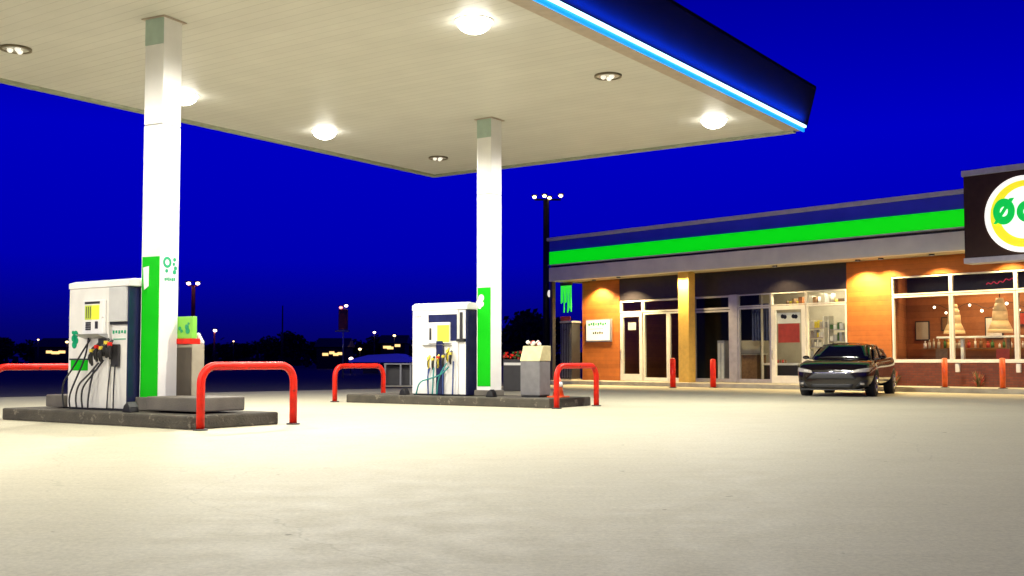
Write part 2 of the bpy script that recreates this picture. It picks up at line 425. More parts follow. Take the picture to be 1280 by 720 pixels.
FIX = {(0, 2): (-5.7, -3.85), (0, 0): (2.75, -4.0), (1, 1): (-1.2, 3.75), (1, 2): (-5.2, 3.65), (0, 1): (-1.75, -3.95), (1, 3): (-8.9, 3.3), (1, 0): (2.8, 3.65)}
GU = [2.8, -1.5, -5.55, -9.3, -13.4, -17.5, -21.6]
on = {(0, 0), (0, 2), (0, 3), (0, 4), (0, 5), (0, 6), (1, 1), (1, 2), (1, 4), (1, 5), (1, 6)}
labels = {
    (0, 0): 'glowing soffit lamp nearest the far right corner of the canopy',
    (0, 1): 'unlit round soffit lamp between two glowing ones beside the blue light strip',
    (0, 2): 'glowing soffit lamp highest in the picture, above the farther white column',
    (1, 0): 'unlit soffit lamp at the far back corner, beside the farther column top',
    (1, 1): 'glowing soffit lamp near the back edge, midway between the two columns',
    (1, 2): 'glowing soffit lamp partly behind the nearer white column',
    (1, 3): 'unlit round soffit lamp near the back edge, left of the nearer column'}
for r_, v in enumerate((-3.85, 3.75)):
    for k, u in enumerate(GU):
        lb = labels.get((r_, k), 'unseen soffit lamp added over the near forecourt, outside the picture')
        if (r_, k) in labels: canopy_light(u, v, (r_, k) in on, lb, 1.45 if (r_, k) == (0, 0) else 1., *FIX[r_, k])
        elif (r_, k) in on and k in (3, 4, 5, 6): canopy_light(u, v, True, lb, {3: .62, 4: .48, 5: .42, 6: .40}[k])  # unseen lamps added farther along to brighten the foreground

# ------------------------------------------------------------------ columns
def column(c, label, extra):
    t = empty('canopy_column', label, 'column', (*c, .2), RU + (R(8) if c is C1 else 0), 'square columns carrying the canopy')
    h = .19; H = HS - .2
    b = MB(); b.box(-h, h, -h, h, 0, 4.30, 'white', .010); b.build('cladding', t)
    b = MB(); b.box(-h + .008, h - .008, -h + .008, h - .008, 4.302, 4.312, 'grey'); b.build('joint', t)
    b = MB(); b.box(-h, h, -h, h, 4.314, H - .002, 'white', .010); b.build('cladding', t)
    b = MB(); b.box(-h - .008, -h - .001, -h + .004, h - .004, H - .42, H - .004, 'collar'); b.build('collar', t)  # pale green sheet paints the dim greenish shade at the column top
    b = MB(); b.ring((0, 0, H - .02), h * 1.45, h * 1.75, .016, 'trim', 'z', 4, 1.); f = b.build('ceiling_flange', t); f.rotation_euler.z = R(45)
    b = MB(); b.box(-h - .014, -h - .001, -h + .012, h - .03, .2, 2.3, 'green'); p = b.build('green_panel', t)
    # white emblem near the top of the green panel
    b = MB(); x = -h - .02
    if extra:
        b.prism([(.02, 1.86), (.11, 1.80), (.135, 2.14), (.02, 2.16)], 'x', x, x + .005, 'white')
    else:
        for dy, dz, r in ((.06, 2.08, .075), (.12, 1.98, .07), (.05, 1.95, .06), (.10, 1.89, .045)):
            b.cyl((x + .0025, dy, dz), r, .005, 'white', 'x', 20)
    b.build('emblem', p)
    if extra:   # small green emblem with leaf shapes and a line of lettering on the white side
        b = MB(); y = -h - .006
        b.ring((-.05, y, 2.22), .045, .085, .005, 'logo_green', 'y', 30)
        for dx, dz, r in ((.10, 2.27, .03), (.085, 2.20, .025), (.12, 2.14, .032), (.10, 2.08, .035), (-.06, 2.09, .03)):
            b.cyl((dx, y + .0025, dz), r, .005, 'logo_green', 'y', 14)
        for k in range(6): b.box(-.10 + k * .038, -.075 + k * .038, y, y + .005, 1.94 + .008 * (k % 2), 1.985 + .006 * (k % 3), 'logo_green')
        b.build('emblem', t)
    b = MB(); b.box(-h - .04, h + .04, -h - .04, h + .04, 0, .20 if extra else .12, 'plinth', .015); b.build('base', t)
    return t
column(C1, 'white square canopy column with green panel and small green emblem, nearer one', True)
column(C2, 'white square canopy column with green panel beside the brightly lit pump, farther one', False)
column(C0, 'white square canopy column outside the picture at left', True)

# ------------------------------------------------------------------ islands
def island(c, v0, v1, label, pl):
    t = empty('pump_island', label, 'pump island', (*c, 0), RU, 'raised concrete pump islands')
    b = MB(); b.box(-.8, .8, v0, v1, 0, .19, 'kerb', .03); b.build('kerb', t)
    for a in pl:
        b = MB(); b.box(*a, 'plinth', .02); b.build('plinth', t)
    return t
island(C1, -1.75, 2.85, 'nearer raised concrete pump island with chipped dark kerb',
       [(-.42, .42, -1.45, -.28, .22, .42), (-.36, .40, 1.85, 2.35, .21, .40)])
island(C2, -2.05, 3.4, 'farther raised concrete pump island under the brightly lit pump', [])

# ------------------------------------------------------------------ guard rails
def rail(c, u0, u1, v, h, label):
    L = u1 - u0; r = .056; k = .24
    p = [(0, 0, 0), (0, 0, h - k)]
    p += [(k - k * math.cos(a), 0, h - k + k * math.sin(a)) for a in [R(15 * i) for i in range(1, 7)]]
    p += [(L - k + k * math.sin(a), 0, h - k + k * math.cos(a)) for a in [R(15 * i) for i in range(0, 7)]]
    p += [(L, 0, 0)]
    b = MB(); b.tube(p, r, 'red', 16)
    t = empty('guard_rail', label, 'guard rail', (*uv(u0, v, c), 0), RU, 'red guard rails at the island ends')
    b.build('hoop', t)
    for x in (0, L):
        f = MB(); f.cyl((x, 0, .012), .10, .024, 'charcoal', seg=20); f.build('foot_plate', t)
    return t
rail(C1, -.78, .92, -1.93, .87, 'largest red tubular guard hoop in front of the nearer island')
rail(C1, -.85, .85, 3.08, .84, 'red guard hoop cut off by the left picture edge')
rail(C2, -.8, .85, 3.75, .82, 'red guard hoop left of the brightly lit white pump')
rail(C2, -.85, .68, -2.25, .84, 'red guard hoop in front of the orange wall, right of the grey bin')

# ------------------------------------------------------------------ fuel pumps
def pump_base(c, v, label):
    return empty('fuel_pump', label, 'fuel pump', (*uv(0, v, c), .19), RU, 'fuel pumps on the islands')
X0 = -.40; XB = .34; LY = .74; HT = 1.99

t = pump_base(C1, .96, 'grey-white fuel pump with black hoses and yellow price display')
b = MB(); b.box(X0, XB, -LY + .46, LY, .03, HT - .12, 'cabinet', .015); b.build('cabinet', t)
b = MB(); b.box(X0 + .05, XB, -LY + .03, -LY + .458, .03, 1.30, 'cabinet', .01); b.build('nozzle_panel', t)
b = MB(); b.box(X0 - .01, XB, -LY + .03, -LY + .457, 1.34, HT - .123, 'light_grey', .012); b.build('upper_box', t)
b = MB(); b.box(X0 + .02, XB, -LY + .035, -LY + .455, 1.302, 1.338, 'black'); b.build('black_band', t)  # black band between the nozzle panel and the upper box
b = MB(); b.box(X0 + .02, XB - .01, -LY, -LY + .027, .02, HT - .125, 'navy'); b.build('side_panel', t)
b = MB(); b.prism([(X0 - .012, HT - .118), (XB + .03, HT - .118), (XB + .03, HT - .03), (X0 + .1, HT), (X0 - .012, HT - .03)], 'y', -LY - .05, LY + .008, 'white'); b.build('top_cap', t, bevel=.01)
b = MB(); b.box(X0 + .015, XB - .02, -LY + .04, LY - .03, 0, .028, 'black'); b.build('base_frame', t)
# display
b = MB(); b.box(X0 - .06, X0 - .002, -.22, .30, 1.16, 1.68, 'white', .012); d = b.build('display_panel', t)
b = MB(); b.box(X0 - .064, X0 - .061, -.14, .24, 1.62, 1.655, 'charcoal'); b.build('header_strip', d)
b = MB(); b.box(X0 - .066, X0 - .061, .06, .23, 1.38, 1.60, 'screen_g'); b.build('screen', d)
b = MB(); b.box(X0 - .066, X0 - .061, -.13, .05, 1.38, 1.60, 'screen_y'); b.build('screen', d)
b = MB()
for k in range(3): b.box(X0 - .068, X0 - .0665, .08 + k * .05, .10 + k * .05, 1.40, 1.58, 'charcoal')
b.build('price_digits', d)
b = MB()
for i in range(3):
    for j in range(4): b.box(X0 - .07, X0 - .061, .08 + i * .045, .115 + i * .045, 1.22 + j * .033, 1.245 + j * .033, 'charcoal')
b.build('keypad', d)
b = MB(); b.box(X0 - .066, X0 - .061, -.10, -.03, 1.24, 1.35, 'charcoal'); b.build('card_slot', d)
b = MB(); b.prism([(X0 - .003, 1.09), (X0 - .003, 1.155), (X0 - .17, 1.155), (X0 - .10, 1.12)], 'y', -.26, .32, 'grey'); b.build('shelf', t)
# green marks
b = MB()
for dy, dz, r in ((.55, 1.16, .06), (.60, 1.10, .055), (.53, 1.06, .05), (.58, 1.0, .06), (.62, 1.19, .03)): b.cyl((X0 - .004, dy, dz), r, .006, 'logo_green', 'x', 14)
b.build('sticker', t)
b = MB(); b.box(X0 - .006, X0 - .001, .22, .66, .60, .76, 'green'); b.build('green_plate', t)
b = MB(); b.box(X0 - .014, X0 - .001, .20, .69, .763, .785, 'charcoal'); b.build('ledge', t)
b = MB()
for k in range(5): b.box(X0 + .044, X0 + .049, -.64 + k * .07, -.60 + k * .07, 1.16 + .01 * (k % 2), 1.21, 'logo_green')
b.box(X0 + .044, X0 + .049, -.64, -.34, 1.07, 1.085, 'logo_green'); b.build('grade_lettering', t)
# nozzles in holsters and hoses
b = MB(); b.box(X0 - .055, X0 - .003, -.26, -.10, .82, 1.09, 'black', .01); b.build('hose_mast', t)
b = MB(); b.box(X0 + .005, X0 + .048, -.52, -.34, .66, 1.0, 'charcoal', .01); b.build('holster', t)
def nozzle(t, y, z, x, grip, ml):
    b = MB()
    b.tube([(x, y, z + .16), (x - .05, y, z + .10), (x - .06, y, z - .02), (x - .02, y + .02, z - .12)], [.022, .03, .028, .02], ml, 8, 1)
    b.tube([(x - .06, y - .02, z + .08), (x - .12, y - .02, z + .02), (x - .07, y, z - .09)], .011, 'black', 6, 1)
    n = b.build('nozzle', t)
    b = MB(); b.box(x - .075, x - .02, y - .028, y + .028, z + .07, z + .13, grip, .008); b.build('grip_cover', n)
for k, (y, z, g) in enumerate(((.02, .80, 'yellow'), (-.10, .86, 'red'), (-.22, .84, 'yellow'), (-.34, .92, 'yellow'), (-.43, .90, 'red'))):
    nozzle(t, y, z, X0 - .03, g, 'charcoal')
hs = [[(X0 - .04, .16, 1.10), (X0 - .10, .14, .80), (X0 - .16, .30, .45), (X0 - .2, .40, .20), (X0 - .19, .38, .03)],
      [(X0 - .05, -.12, .72), (X0 - .14, .02, .52), (X0 - .17, .20, .40), (X0 - .18, .26, .2), (X0 - .17, .24, .03)],
      [(X0 - .05, -.24, .76), (X0 - .13, -.10, .55), (X0 - .15, .12, .36), (X0 - .16, .14, .2), (X0 - .15, .12, .03)],
      [(X0 - .05, -.02, .66), (X0 - .10, .0, .4), (X0 - .12, .02, .2), (X0 - .12, .03, .03)],
      [(X0 - .05, .10, 1.08), (X0 - .12, .22, .86), (X0 - .15, .44, .58), (X0 - .22, .52, .44), (X0 - .22, .54, .22), (X0 - .2, .52, .03)],
      [(X0 + .0, -.36, .70), (X0 - .05, -.37, .4), (X0 - .06, -.36, .03)],
      [(X0 + .0, -.46, .70), (X0 - .04, -.49, .4), (X0 - .05, -.50, .03)]]
for i, h in enumerate(hs):
    b = MB(); b.tube(h, .0135 if i < 5 else .011, 'charcoal' if i % 2 else 'black', 8, 2); b.build('hose', t)

t = pump_base(C2, 1.06, 'bright white fuel pump with navy display recess and teal hoses')
b = MB(); b.box(X0, XB, -LY + .22, LY, .03, HT - .14, 'white', .015); b.build('cabinet', t)
b = MB(); b.box(X0 + .04, XB, -LY + .03, -LY + .218, .03, 1.16, 'white', .01); b.build('nozzle_panel', t)
b = MB(); b.box(X0 + .02, XB, -LY + .03, -LY + .217, 1.22, HT - .143, 'white', .012); b.build('upper_box', t)
b = MB(); b.box(X0 - .03, XB, -LY + .032, -LY + .24, 1.163, 1.217, 'black'); b.build('bracket', t)
b = MB(); b.box(X0 - .02, X0 + .017, -LY + .10, -LY + .16, 1.22, HT - .20, 'charcoal', .008); b.build('light_post', t)
b = MB(); b.box(X0 + .03, XB - .01, -LY, -LY + .027, .02, HT - .145, 'navy'); b.build('side_panel', t)
b = MB(); b.prism([(X0 - .012, HT - .138), (XB + .03, HT - .138), (XB + .03, HT - .03), (X0 + .1, HT + .02), (X0 - .012, HT - .03)], 'y', -LY - .04, LY + .008, 'white'); b.build('top_cap', t, bevel=.01)
b = MB(); b.box(X0 + .015, XB - .02, -LY + .04, LY - .03, 0, .028, 'black'); b.build('base_frame', t)
b = MB(); b.box(X0 - .012, X0 - .002, -.50, .28, 1.18, 1.75, 'navy'); b.build('display_recess', t)
b = MB(); b.box(X0 - .05, X0 - .0135, -.34, .29, 1.13, 1.58, 'white', .01); d = b.build('display_panel', t)
b = MB(); b.box(X0 - .056, X0 - .051, -.33, .0, 1.15, 1.52, 'screen_lime'); b.build('screen', d)
b = MB(); b.box(X0 - .056, X0 - .051, .16, .22, 1.20, 1.46, 'charcoal'); b.build('card_slot', d)
b = MB(); b.prism([(X0 - .003, 1.06), (X0 - .003, 1.10), (X0 - .08, 1.10)], 'y', -.36, .42, 'grey'); b.build('shelf', t)
b = MB(); b.box(X0 - .07, X0 - .003, -.16, .02, .03, 1.18, 'navy', .01); b.build('hose_mast', t)
b = MB()
for k in range(4): b.box(X0 - .005, X0 - .001, .50 + k * .045, .53 + k * .045, 1.70, 1.735, 'grey')
b.build('lettering', t)
for k, (y, z, g) in enumerate(((.20, .70, 'yellow'), (.08, .68, 'yellow'), (-.06, .72, 'red'), (-.20, .74, 'yellow'), (-.32, .86, 'yellow'), (-.40, .80, 'yellow'))):
    nozzle(t, y, z, X0 - .05, g, 'yellow' if k % 2 == 0 else 'charcoal')
hs = [('teal', [(X0 - .10, -.36, .62), (X0 - .16, -.2, .45), (X0 - .2, .1, .36), (X0 - .22, .36, .30), (X0 - .2, .46, .03)]),
      ('teal', [(X0 - .10, .05, .60), (X0 - .16, .02, .4), (X0 - .16, .04, .03)]),
      ('bluehose', [(X0 - .10, -.22, .62), (X0 - .16, -.24, .4), (X0 - .16, -.25, .03)]),
      ('bluehose', [(X0 - .10, .16, .60), (X0 - .14, .20, .4), (X0 - .15, .16, .03)]),
      ('teal', [(X0 - .10, -.30, .70), (X0 - .16, -.12, .40), (X0 - .16, -.08, .03)]),
      ('bluehose', [(X0 - .05, -.44, .74), (X0 - .06, -.44, .4), (X0 - .06, -.43, .03)]),
      ('bluehose', [(X0 - .05, .24, .64), (X0 - .06, .25, .4), (X0 - .06, .24, .03)])]
for m_, h in hs:
    b = MB(); b.tube(h, .016, m_, 8, 2); b.build('hose', t)

# ------------------------------------------------------------------ bins and small island things
t = empty('island_bin', 'dark bin cabinet with red rim and green display box, behind the nearer column', 'bin', (*uv(.42, -.42, C1), .19), RU)
b = MB(); b.box(-.20, .03, -.08, .36, .02, 1.0, 'tan', .015); b.build('cabinet', t)
b = MB(); b.box(-.215, -.202, -.07, .34, .05, .95, 'brown_panel'); b.build('front_panel', t)
b = MB(); b.box(-.225, -.03, -.06, .37, 1.002, 1.085, 'red', .01); b.build('rim', t)
b = MB(); b.box(-.19, -.10, -.06, .34, 1.087, 1.42, 'box_green', .01); d = b.build('display_box', t)
b = MB()
for dy, dz, r in ((.22, 1.24, .03), (.18, 1.2, .025), (.06, 1.26, .04), (.04, 1.20, .045), (.02, 1.31, .02)): b.cyl((-.196, dy, dz), r, .008, 'logo_green', 'x', 12)
b.build('emblem', d)
b = MB()
for k in range(6): b.ball((.0 - .012 * k, -.05 + .012 * k, 1.03 + .035 * (k % 4)), .04, 'paper', seg=10)
b.build('paper_towels', t)

t = empty('island_bin', 'grey waste bin with sloping yellow top at the right end of the farther island', 'bin', (*uv(-.05, -1.22, C2), .19), RU)
b = MB(); b.box(-.20, .20, -.24, .24, .04, .74, 'bin_grey', .015); b.build('body', t)
b = MB(); b.prism([(-.21, .742), (.21, .742), (.21, 1.06), (-.08, 1.06)], 'y', -.25, .25, 'pale_yellow'); b.build('hood', t, bevel=.012)
b = MB(); b.box(-.19, .19, -.22, .22, 0, .038, 'black'); b.build('base', t)
b = MB()
for k in range(9): b.ball((-.06 + .03 * (k % 4), -.14 + .035 * k, 1.09 + .02 * (k % 3)), .045, 'poster_red' if k % 2 else 'paper', seg=8)
b.build('paper_wad', t)

t = empty('traffic_cone', 'scuffed orange traffic cone beside the grey yellow-topped bin', 'traffic cone', (*uv(.05, -1.72, C2), .19), RU)
b = MB(); b.box(-.17, .17, -.17, .17, 0, .03, 'orange_paint', .01); b.build('base', t)
b = MB(); b.cyl((0, 0, .24), .12, .42, 'orange_paint', r2=.03, seg=24); b.build('cone', t)
b = MB(); b.cyl((0, 0, .27), .1, .10, 'white', r2=.078, seg=24); b.build('reflective_band', t)

for (c, u, v, z, lb) in ((C1, -.55, -.10, .19, 'small black rubber chock at the foot of the nearer column'),
                         (C2, -.5, -.42, .19, 'small black rubber chock at the foot of the farther column'),
                         (C2, -.45, 1.98, .19, 'small black rubber chock left of the brightly lit pump')):
    b = MB(); b.prism([(-.1, 0), (.1, 0), (.06, .10), (-.02, .16), (-.08, .08)], 'x', -.08, .08, 'black')
    tag(b.build('rubber_chock', None, (*uv(u, v, c), z), RU, bevel=.015), lb, 'rubber chock', 'rubber chocks on the islands')

# ------------------------------------------------------------------ store building
K = 1.08
P0 = (1.52, 44.87)
RB = R(-47.5)
def zz(z): return .94 + (z - .94) * K if z > .2 else z
class BB(MB):
    def box(s, x0, x1, y0, y1, z0, z1, m, bev=0.):
        return MB.box(s, x0 * K, x1 * K, y0 * K, y1 * K, zz(z0), zz(z1), m, bev)
def bw(x, y, z=0):
    c, s_ = math.cos(RB), math.sin(RB)
    return (P0[0] + (x * c - y * s_) * K, P0[1] + (x * s_ + y * c) * K, zz(z))
st = empty('store_building', 'low shop with orange walls, glass front and long green lit fascia', 'shop', (*P0, 0), RB)
XE = 27.
b = BB(); b.box(-.6, XE + 2, -.3, 14, 0, .15, 'sidewalk', .02); tag(b.build('sidewalk', None, (*P0, 0), RB), kind='structure')

def part(name, boxes, mt, parent=st, bev=0.):
    b = BB()
    for a in boxes: b.box(*a, mt, bev)
    return b.build(name, parent)
YW = 1.2
part('wall', [(.6, 2.5, YW, YW + .3, .15, 3.97)], 'orange')
part('wall', [(11.88, 13.34, YW, YW + .3, .15, 3.97)], 'orange')
part('wall', [(13.343, XE, YW, YW + .3, 3.45, 3.97)], 'orange')
part('low_wall', [(13.343, XE, YW + .02, YW + .3, .15, .88)], 'lowwall')
part('spandrel', [(2.503, 11.877, YW + .02, YW + .3, 3.17, 3.97)], 'spandrel')
part('wall', [(.6, .9, YW + .303, 13.7, .15, 5.3)], 'orange')
part('wall', [(.9, XE - .303, 13.4, 13.7, .15, 5.3)], 'beige')
part('wall', [(XE - .3, XE, YW + .303, 13.397, .15, 5.3)], 'orange')
part('roof', [(.3, XE - .2, .3, 13.7, 5.303, 5.42)], 'charcoal')
part('soffit', [(.03, XE + .3, .26, YW - .003, 3.98, 4.05)], 'beige')
part('fascia', [(0, 16.4, 0, .25, 3.96, 4.48), (19.4, XE + .5, 0, .25, 3.96, 4.48), (0, .25, .253, 13.9, 3.96, 4.48)], 'band_grey', bev=.01)
part('dark_strip', [(.02, XE + .5, .06, .25, 4.483, 4.555), (.03, .25, .253, 13.9, 4.483, 4.555)], 'black')  # thin black strip between the grey and green bands
part('green_band', [(.05, 16.4, -.03, .25, 4.60, 5.08)], 'band_green', bev=.008)
part('lower_trim', [(-.0, 16.4, -.05, .25, 4.558, 4.597)], 'coping')
part('upper_fascia', [(0, XE + .5, .03, .25, 5.083, 5.50), (0, .25, .253, 13.9, 4.56, 5.50)], 'band_navy')
part('coping', [(-.06, XE + .56, -.06, .45, 5.503, 5.63), (-.06, .45, .453, 14.0, 5.503, 5.63)], 'coping', bev=.01)
part('parapet', [(.27, XE + .4, .28, .42, 4.06, 5.5)], 'charcoal')
part('corner_post', [(.02, .16, .03, .20, .15, 3.957)], 'charcoal', bev=.01)
part('column', [(5.97, 6.42, .34, .70, .15, 3.977)], 'yellow_col', bev=.015)

def window(x0, x1, z0, z1, fr='frame', gl='glass', w=.06, y=YW, thick=.10, bars=(), top=None, bot=None):
    b = BB(); t_ = top or w; bo = bot or w
    b.box(x0, x0 + w, y, y + thick, z0, z1, fr); b.box(x1 - w, x1, y, y + thick, z0, z1, fr)
    b.box(x0 + w, x1 - w, y, y + thick, z1 - t_, z1, fr); b.box(x0 + w, x1 - w, y, y + thick, z0, z0 + bo, fr)
    o = b.build('window', st)
    g = BB(); g.box(x0 + w, x1 - w, y + .045, y + .055, z0 + bo, z1 - t_, gl); g.build('pane', o)
    return o
def door(x0, x1, z1, w=.13):
    b = BB(); y = YW - .02
    b.box(x0, x0 + w, y, y + .1, .16, z1, 'frame'); b.box(x1 - w, x1, y, y + .1, .16, z1, 'frame')
    b.box(x0 + w, x1 - w, y, y + .1, z1 - .13, z1, 'frame'); b.box(x0 + w, x1 - w, y, y + .1, .16, .46, 'frame')
    o = b.build('door', st)
    g = BB(); g.box(x0 + w, x1 - w, y + .045, y + .055, .46, z1 - .13, 'glass'); g.build('pane', o)
    h = MB(); hx = (x0 + .07) * K
    h.tube([(hx, (y - .003) * K, 1.0), (hx, y * K - .07, 1.02), (hx, y * K - .07, 1.38), (hx, (y - .003) * K, 1.4)], .016, 'steel', 8); h.build('handle', o)
    return o
# glazed shop front, left to right
door(2.56, 3.62, 2.68)
window(2.54, 3.64, 2.70, 3.15)
window(3.66, 4.80, .16, 2.68, bot=.18); window(4.82, 5.93, .16, 2.68, bot=.18)
window(3.66, 5.93, 2.70, 3.15)
window(5.95, 7.50, .16, 2.66, 'alum', bot=.18); window(5.95, 7.50, 2.69, 3.15, 'alum')
part('mullion', [(7.503, 7.80, YW - .02, YW + .12, .16, 3.167)], 'alum', bev=.01)
window(7.81, 9.12, .16, 2.72, 'alum', bot=.18); window(7.81, 9.12, 2.74, 3.15, 'alum', w=.035)
d2 = door(9.14, 10.42, 2.72, .15)
window(9.14, 10.42, 2.74, 3.15, w=.03)
window(10.44, 11.86, .16, 2.72, w=.05, bot=.18); window(10.44, 11.86, 2.74, 3.15, w=.03)
# right-hand windows
xs = [13.36, 15.17, 17.0, 18.85, 20.7, 22.55, 24.4]
for a, c in zip(xs, xs[1:]):
    window(a + .005, c - .005, .93, 2.86, w=.055); window(a + .005, c - .005, 2.88, 3.43, w=.045)
part('sill', [(13.343, XE, YW - .08, YW + .2, .883, .927)], 'frame', bev=.008)
for x in (15.35, 17.05):
    b = BB(); b.box(x - .06, x + .06, YW - .07, YW + .018, .62, .86, 'paper', .02); b.build('bracket', st)

# soffit downlights
SPOTS = [(1.62, .78, 75), (3.1, .5, 120), (6.22, -.0, 0), (9.7, .6, 22), (12.55, .72, 85), (13.3, .72, 40), (14.9, .66, 45), (16.9, .66, 45), (19, .66, 45)]
for x, y, e in SPOTS:
    if e == 0: continue
    b = MB(); b.ring((x * K, y * K, zz(3.94)), .05, .085, .05, 'charcoal', 'z', 20); f = b.build('downlight', st)
    b = MB(); b.cyl((x * K, y * K, zz(3.955)), .049, .012, 'lens_on', seg=20); b.build('lens', f)
    lamp('downlight_lamp', 'SPOT', st, (x * K, y * K, zz(3.92)), e * 11, (1, .74, .36), spot_size=R(125), spot_blend=.5, shadow_soft_size=.06)
for x in (6.05, 6.4):
    lamp('downlight_lamp', 'SPOT', st, (x * K, .05 * K, zz(3.92)), 520, (1, .72, .34), spot_size=R(120), spot_blend=.5, shadow_soft_size=.05)

# rooms behind the glass
part('room_wall', [(6.6, 11.9, 4.2, 4.3, .16, 3.9)], 'beige')
b = BB(); b.prism([(8.50 * K, 1.55 * K), (8.58 * K, 1.55 * K), (6.68 * K, 4.19 * K), (6.60 * K, 4.19 * K)], 'z', .16, zz(3.9), 'beige'); b.build('partition', st)
b = BB(); b.prism([(13.25 * K, 1.55 * K), (13.32 * K, 1.55 * K), (12.2 * K, 4.28 * K), (12.13 * K, 4.28 * K)], 'z', .16, zz(3.9), 'inwall'); b.build('partition', st)
part('partition', [(11.95, 12.1, YW + .35, 5.3, .16, 3.9)], 'beige')
part('room_wall', [(12.103, XE - .31, 4.3, 4.4, .16, 3.9)], 'inwall')
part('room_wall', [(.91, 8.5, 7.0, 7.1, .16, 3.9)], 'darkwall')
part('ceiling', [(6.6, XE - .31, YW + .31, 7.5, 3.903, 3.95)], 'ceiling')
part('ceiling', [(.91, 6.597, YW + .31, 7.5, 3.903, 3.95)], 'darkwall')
part('transom_dark_panel', [(13.36, XE - .31, 2.15, 2.35, 2.93, 3.9)], 'spandrel')  # dark panel added behind the transoms so those panes look dark
part('floor', [(.91, XE - .31, YW + .31, 7.5, .152, .158)], 'floor_tile')
for x, y, e, c in ((10.2, 2.6, 190, (1, .88, .66)), (15., 2.9, 165, (1, .66, .34)), (18.5, 2.9, 165, (1, .66, .34)), (23, 2.9, 90, (1, .66, .34)), (4.5, 4.4, 4, (.9, 1, .6))):
    b = MB(); b.box(x * K - .3, x * K + .3, y * K - .3, y * K + .3, zz(3.86), zz(3.9), 'pendant'); b.build('ceiling_panel', st)
    l = lamp('room_lamp', 'AREA', st, (x * K, y * K, zz(3.84)), e, c, shape='SQUARE', size=1.4)

# things in the rooms
def bthing(name, label, cat, x, y, z=.158, group=None): 
    p = bw(x, y, 0); return empty(name, label, cat, (p[0], p[1], zz(z) if z > .2 else z), RB, group)
t = bthing('notice', 'white paper notice taped inside the left glass door', 'notice', 3.1, YW + .06, 2.2)
b = MB(); b.box(-.24, .18, 0, .004, -.14, .16, 'paper'); b.build('sheet', t)
b = MB()
for k in range(7): b.box(-.30 + k * .09, -.24 + k * .09, -.004, -.001, .19 + .02 * (k % 2), .25, 'charcoal')
b.build('lettering', t)
t = bthing('door_poster', 'white and red poster hanging in the lit right glass door', 'poster', 9.78, YW + .06, 2.1)
b = MB(); b.box(-.50, .44, 0, .006, .05, .42, 'paper'); b.build('sheet', t)
b = MB(); b.box(-.46, .40, 0, .006, -.62, .045, 'poster_red'); b.build('sheet', t)
b = MB()
for x, z in ((-.28, .3), (-.18, .28), (.16, .29), (.26, .28)): b.cyl((x, -.002, z), .075, .003, 'black', 'y', 14)
b.build('emblem', t)
t = bthing('white_cabinet', 'pale tall display cabinet behind the dark middle window', 'cabinet', 6.35, 2.4)
b = MB(); b.box(-.16, .16, -.2, .25, 0, 1.55, 'alum', .01); b.build('body', t)
b = MB(); b.box(-.13, -.02, -.215, -.202, .1, 1.45, 'paper'); b.build('door', t)
b = MB(); b.box(.02, .13, -.215, -.202, .1, 1.45, 'paper'); b.build('door', t)
t = bthing('service_counter', 'low beige service counter in the dark part of the shop', 'counter', 7.1, 2.9)
b = MB(); b.box(-.45, .5, -.3, .3, 0, 1.0, 'wood', .01); b.build('body', t)
b = MB(); b.box(-.42, .5, -.1, 0, 1.06, 1.55, 'beige'); b.build('screen_panel', t)
b = MB(); b.box(-.5, .55, -.35, .35, 1.003, 1.05, 'beige', .01); b.build('top', t)
t = bthing('dark_curtain', 'dark hanging curtain beside the grey mullion, left of the lit room', 'curtain', 8.15, 2.0, 1.62)
b = MB(); pts = []
for i in range(13): pts.append((-.36 + i * .06, .03 * (i % 2)))
pts += [(p[0], p[1] + .02) for p in pts[::-1]]
b.prism(pts, 'z', 0, 1.35, 'navy'); b.build('cloth', t)
t = bthing('stock_shelf', 'high shelf of brown boxes and jars along the top of the lit room', 'shelf', 9.9, 2.6, 2.75)
b = MB(); b.box(-1.25, 1.4, -.2, .2, 0, .04, 'wood'); b.build('board', t)
xx = -1.2
while xx < 1.3:
    w_ = random.uniform(.08, .2); h_ = random.uniform(.14, .40)
    b = MB()
    if random.random() < .5: b.box(xx, xx + w_, -.15, .1, .042, .042 + h_, random.choice(['wood', 'beige', 'paper', 'inwall']), .008); b.build('box', t)
    else: b.cyl((xx + w_ / 2, 0, .042 + h_ / 2), w_ / 2, h_, random.choice(['wood', 'yellow', 'paper', 'grey']), seg=14); b.build('jar', t)
    xx += w_ + .02
def rack(x, y, label, n, cols, seed):
    random.seed(seed)
    t = bthing('goods_rack', label, 'rack', x, y)
    for sx in (-.42, .42):
        b = MB(); b.box(sx - .02, sx + .02, -.16, .16, 0, 2.35, 'frame'); b.build('post', t)
    for k in range(n):
        z = .25 + k * 2.0 / n
        b = MB(); b.box(-.40, .40, -.15, .15, z, z + .025, 'steel'); b.build('shelf', t)
        xx = -.38
        while xx < .34:
            w_ = random.uniform(.06, .14); h_ = random.uniform(.15, 1.6 / n)
            b = MB(); b.box(xx, xx + w_, -.12, .08, z + .027, z + .027 + h_, random.choice(cols), .006); b.build('packet', t)
            xx += w_ + .015
rack(10.02, 2.4, 'tall rack of pale packets and bottles behind the glass, right of the lit door', 6, ['paper', 'beige', 'grey', 'frame', 'yellow'], 3)
rack(10.97, 2.4, 'tall rack of darker goods behind the glass, next to the orange pier', 5, ['paper', 'beige', 'plant', 'alum'], 5)
t = bthing('display_table', 'white-topped display table with dark base in the lit doorway', 'table', 8.75, 2.5)
b = MB(); b.box(-.75, .75, -.3, .3, .62, .70, 'paper', .01); b.build('tabletop', t)
b = MB(); b.box(-.7, .7, -.25, .25, 0, .617, 'charcoal'); b.build('base', t)
